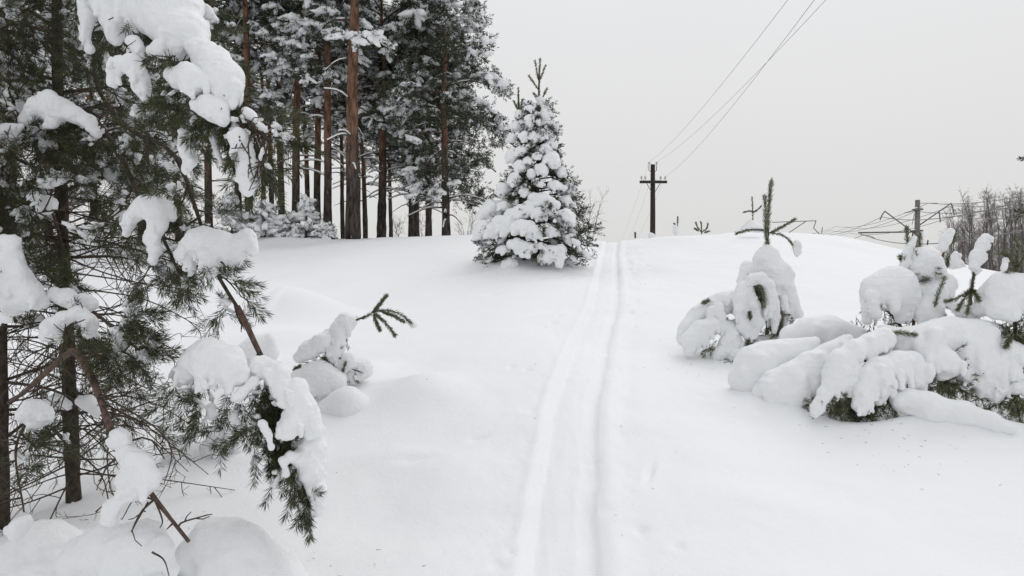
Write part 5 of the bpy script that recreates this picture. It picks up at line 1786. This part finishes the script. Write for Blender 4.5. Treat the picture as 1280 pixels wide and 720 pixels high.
# second near pine, at the picture's edge
tl2 = smooth_line(PP([(-40, -500, 4.5), (-20, -100, 4.5), (-4, 200, 4.45), (1, 400, 4.4), (5, 660, 4.4)]), 30)
m = MB()
tubes(m, tl2, np.linspace(0.02, 0.036, 30) * (1 + 0.06 * g.normal(size=30)), 9)
m.build('trunk', YBARK, near2)
for q in range(24):
    u = g.uniform(0.30, 0.92)
    i = int(u * 29)
    p0 = tl2[i]
    a = q * 2.39996
    low = u > 0.68
    L = g.uniform(0.5, 1.1)
    hd = np.array([math.cos(a), math.sin(a), 0])
    pe = p0 + hd * L + [0, 0, g.uniform(-0.35, 0.15) * L]
    ln = smooth_line([p0, p0 * .5 + pe * .5 + [0, 0, 0.08 * L], pe], 10)
    m = MB()
    tubes(m, ln, np.linspace(0.011, 0.004, 10), 6)
    A, B = [], []
    grow_twigs(g, ln, 7, 0.26, -0.1, 3, m, A, B, r=0.004, v0=0.25, bare=0.6 if low else 0.0)
    lb = m.build('limb', TWIG, near2)
    if A:
        m = MB()
        needles(m, np.array(A), np.array(B), 42, 0.055, 0.0036, (22, 60), (0, 0, 0, 1, 1, 2), g)
        m.build('needles', ND, lb)
    m = MB()
    i = int(g.integers(3, 9))
    c = ln[i] + [0, 0, 0.02]
    r = g.uniform(0.025, 0.06)
    e_ = unit(ln[i] - ln[i - 1])
    snow_blob(m, chain([c - e_ * r * 1.4, c + [0, 0, r * .3], c + e_ * r * 1.5 + [0, 0, -r * .4]], [r * .7, r, r * .7]), k=r * .5, h=0.01, amp=0.006, freq=18, seed=900 + q)
    m.build('snow_clump', SNOW, lb)

# ------------------------------------------------------------------ snow mounds at the bottom left
def mound(label, chains, k_px, d, seed, **kw):
    caps = []
    for c_ in chains:
        caps += pchain(c_)
    ks = [k_px * px_m(d)] * len(caps)
    g = np.random.default_rng(seed)
    for c_ in list(caps):
        for q in range(5):
            f_ = g.random()
            p0 = np.array(c_[0:3]) * (1 - f_) + np.array(c_[4:7]) * f_
            r = c_[3] * (1 - f_) + c_[7] * f_
            p0 = p0 + unit(g.normal(size=3) * [1, 1, .8] + [0, -.5, .2]) * r * g.uniform(.55, .85)
            caps += chain([p0, p0 + np.array([g.normal(0, .5), -.3, -g.uniform(.2, .9)]) * r], [r * g.uniform(.25, .45), r * g.uniform(.2, .4)])
            ks.append(0.3 * r)
    m_ = MB()
    snow_blob(m_, caps, k=ks, seed=seed, **kw)
    o_ = m_.build('snow_mound', SNOW)
    tag(o_, label, 'snow mound')


mound('big rounded snow mound below the reddish bent branch, hollow at its right', [[(110, 700, 34, 3.15), (140, 690, 32, 3.1), (175, 685, 30, 3.05), (195, 690, 20, 3.0)], [(120, 740, 50, 3.2), (180, 750, 34, 3.1)]], 16, 3.1, 501, amp=0.012, freq=8)
mound('broad snow mound at the bottom edge, sloping down to the right', [[(245, 705, 26, 3.3), (275, 688, 34, 3.3), (300, 700, 38, 3.3), (340, 725, 32, 3.3), (380, 750, 22, 3.3)], [(270, 760, 60, 3.35), (330, 770, 50, 3.35)]], 24, 3.3, 502, amp=0.012, freq=7)
mound('low snow mound at the foot of the near pine trunks', [[(20, 715, 36, 3.6), (55, 690, 32, 3.7), (78, 690, 26, 3.8)], [(40, 760, 60, 3.6)]], 24, 3.6, 503, amp=0.012, freq=8)

# a pine standing just outside the right edge; only two bough ends reach into the picture
ep = thing('pine_tree', 'pine outside the right picture edge, only dark bough ends showing', 'pine tree', (P(1400, 400, 9)[0], 9, gz(P(1400, 400, 9)[0], 9)))
m = MB()
ex, ez = P(1400, 400, 9)[0], gz(P(1400, 400, 9)[0], 9)
tubes(m, smooth_line([(ex, 9, ez - 0.1), (ex + .03, 9, ez + 2), (ex, 9, ez + 5)], 12), np.linspace(0.07, 0.02, 12), 8)
m.build('trunk', YBARK, ep)
g = np.random.default_rng(777)
for q in range(26):
    a = q * 2.39996
    p0 = np.array([ex, 9, ez + g.uniform(1.2, 4.9)])
    hd = np.array([math.cos(a), math.sin(a), g.uniform(-.1, .35)]) * g.uniform(.45, .85)
    ln = smooth_line([p0, p0 + hd * .5 + [0, 0, .05], p0 + hd], 8)
    m = MB()
    tubes(m, ln, np.linspace(0.016, 0.005, 8), 5)
    ii = g.integers(2, 8, 22)
    A = ln[ii]
    B = A + unit(unit(hd) + g.normal(0, 0.55, (22, 3))) * 0.13
    lb = m.build('limb', TWIG, ep)
    m = MB()
    needles(m, A, B, 34, 0.05, 0.006, (25, 55), (0, 0, 1, 1), g)
    m.build('needles', ND, lb)
    m = MB()
    lumps(m, A[:9] + [0, 0, .03], np.tile(hd, (9, 1)), g.uniform(.04, .09, 9), g.uniform(.025, .045, 9), 2, g)
    m.build('snow_dusting', SNOW, lb)
for l in ([(1400, 150, 9), (1330, 185, 8.8), (1276, 201, 8.7)], [(1400, 235, 9), (1330, 255, 8.8), (1272, 268, 8.7)], [(1400, 60, 9), (1340, 50, 8.6)], [(1400, 100, 9), (1470, 90, 9.4)]):
    ln = smooth_line(PP(l), 10)
    m = MB()
    tubes(m, ln, np.linspace(0.018, 0.006, 10), 6)
    A, B = [], []
    for q in range(16):
        i = int(g.integers(4, 9))
        A.append(ln[i])
        B.append(ln[i] + unit(unit(ln[9] - ln[5]) + g.normal(0, 0.5, 3)) * 0.11)
    lb = m.build('limb', TWIG, ep)
    m = MB()
    needles(m, np.array(A), np.array(B), 40, 0.05, 0.006, (25, 55), (0, 0, 1, 1), g)
    m.build('needles', ND, lb)

g = np.random.default_rng(4242)
pts = []
for q in range(130):
    y = g.uniform(3.2, 19)
    sd_ = g.choice([-1, 1], p=[.25, .75])
    pts.append((float(track_x(y)) + sd_ * abs(g.normal(0.36, 0.14)), y, g.uniform(.003, .009) * (1 + .04 * y)))
for cx, cy, sx, n in ((-2.2, 4.3, .5, 24), (-1.3, 3.9, .4, 18), (2.4, 5.6, .6, 16), (2.3, 7.4, .5, 12), (0.4, 12.6, .9, 24), (-1.6, 6.0, .5, 8)):
    for q in range(n):
        pts.append((cx + g.normal(0, sx), cy + g.normal(0, sx * .7), g.uniform(.003, .010) * (1 + .04 * cy)))
pts = np.array(pts)
zc = ground(pts[:, 0], pts[:, 1])
m = MB()
lumps(m, np.stack([pts[:, 0], pts[:, 1], zc - pts[:, 2] * .25], -1), unit(g.normal(size=(len(pts), 3)) * [1, 1, .2]), pts[:, 2] * 1.2, pts[:, 2], 1, g, 0.25)
tag(m.build('snow_crumbs', SNOW), 'small crumbs of snow scattered beside the ski track and under boughs', 'snow crumbs', None, 'stuff')
lp = []
for cx, cy, sx, n in ((-2.4, 4.4, .45, 70), (-1.35, 3.9, .35, 50), (-1.2, 3.3, .4, 30), (2.7, 5.5, .5, 35), (2.3, 7.3, .4, 25), (0.4, 12.7, .8, 60)):
    for q in range(n):
        lp.append((cx + g.normal(0, sx), cy + g.normal(0, sx * .6), g.uniform(.010, .028)))
lp = np.array(lp)
zc = ground(lp[:, 0], lp[:, 1])
a_ = g.uniform(0, 6.28, len(lp))
A = np.stack([lp[:, 0], lp[:, 1], zc + .003], -1)
B = A + np.stack([np.cos(a_), np.sin(a_), g.uniform(-.1, .15, len(lp))], -1) * lp[:, 2:3]
m = MB()
tubes(m, np.stack([A, B], 1), np.tile([0.0012, 0.0009], (len(lp), 1)), 3)
tag(m.build('needle_litter', TWIG), 'fallen needles and bark bits lying on the snow under the young trees', 'needle litter', None, 'stuff')
print('objects', len(bpy.data.objects), 'polys', sum(len(m_.polygons) for m_ in bpy.data.meshes))
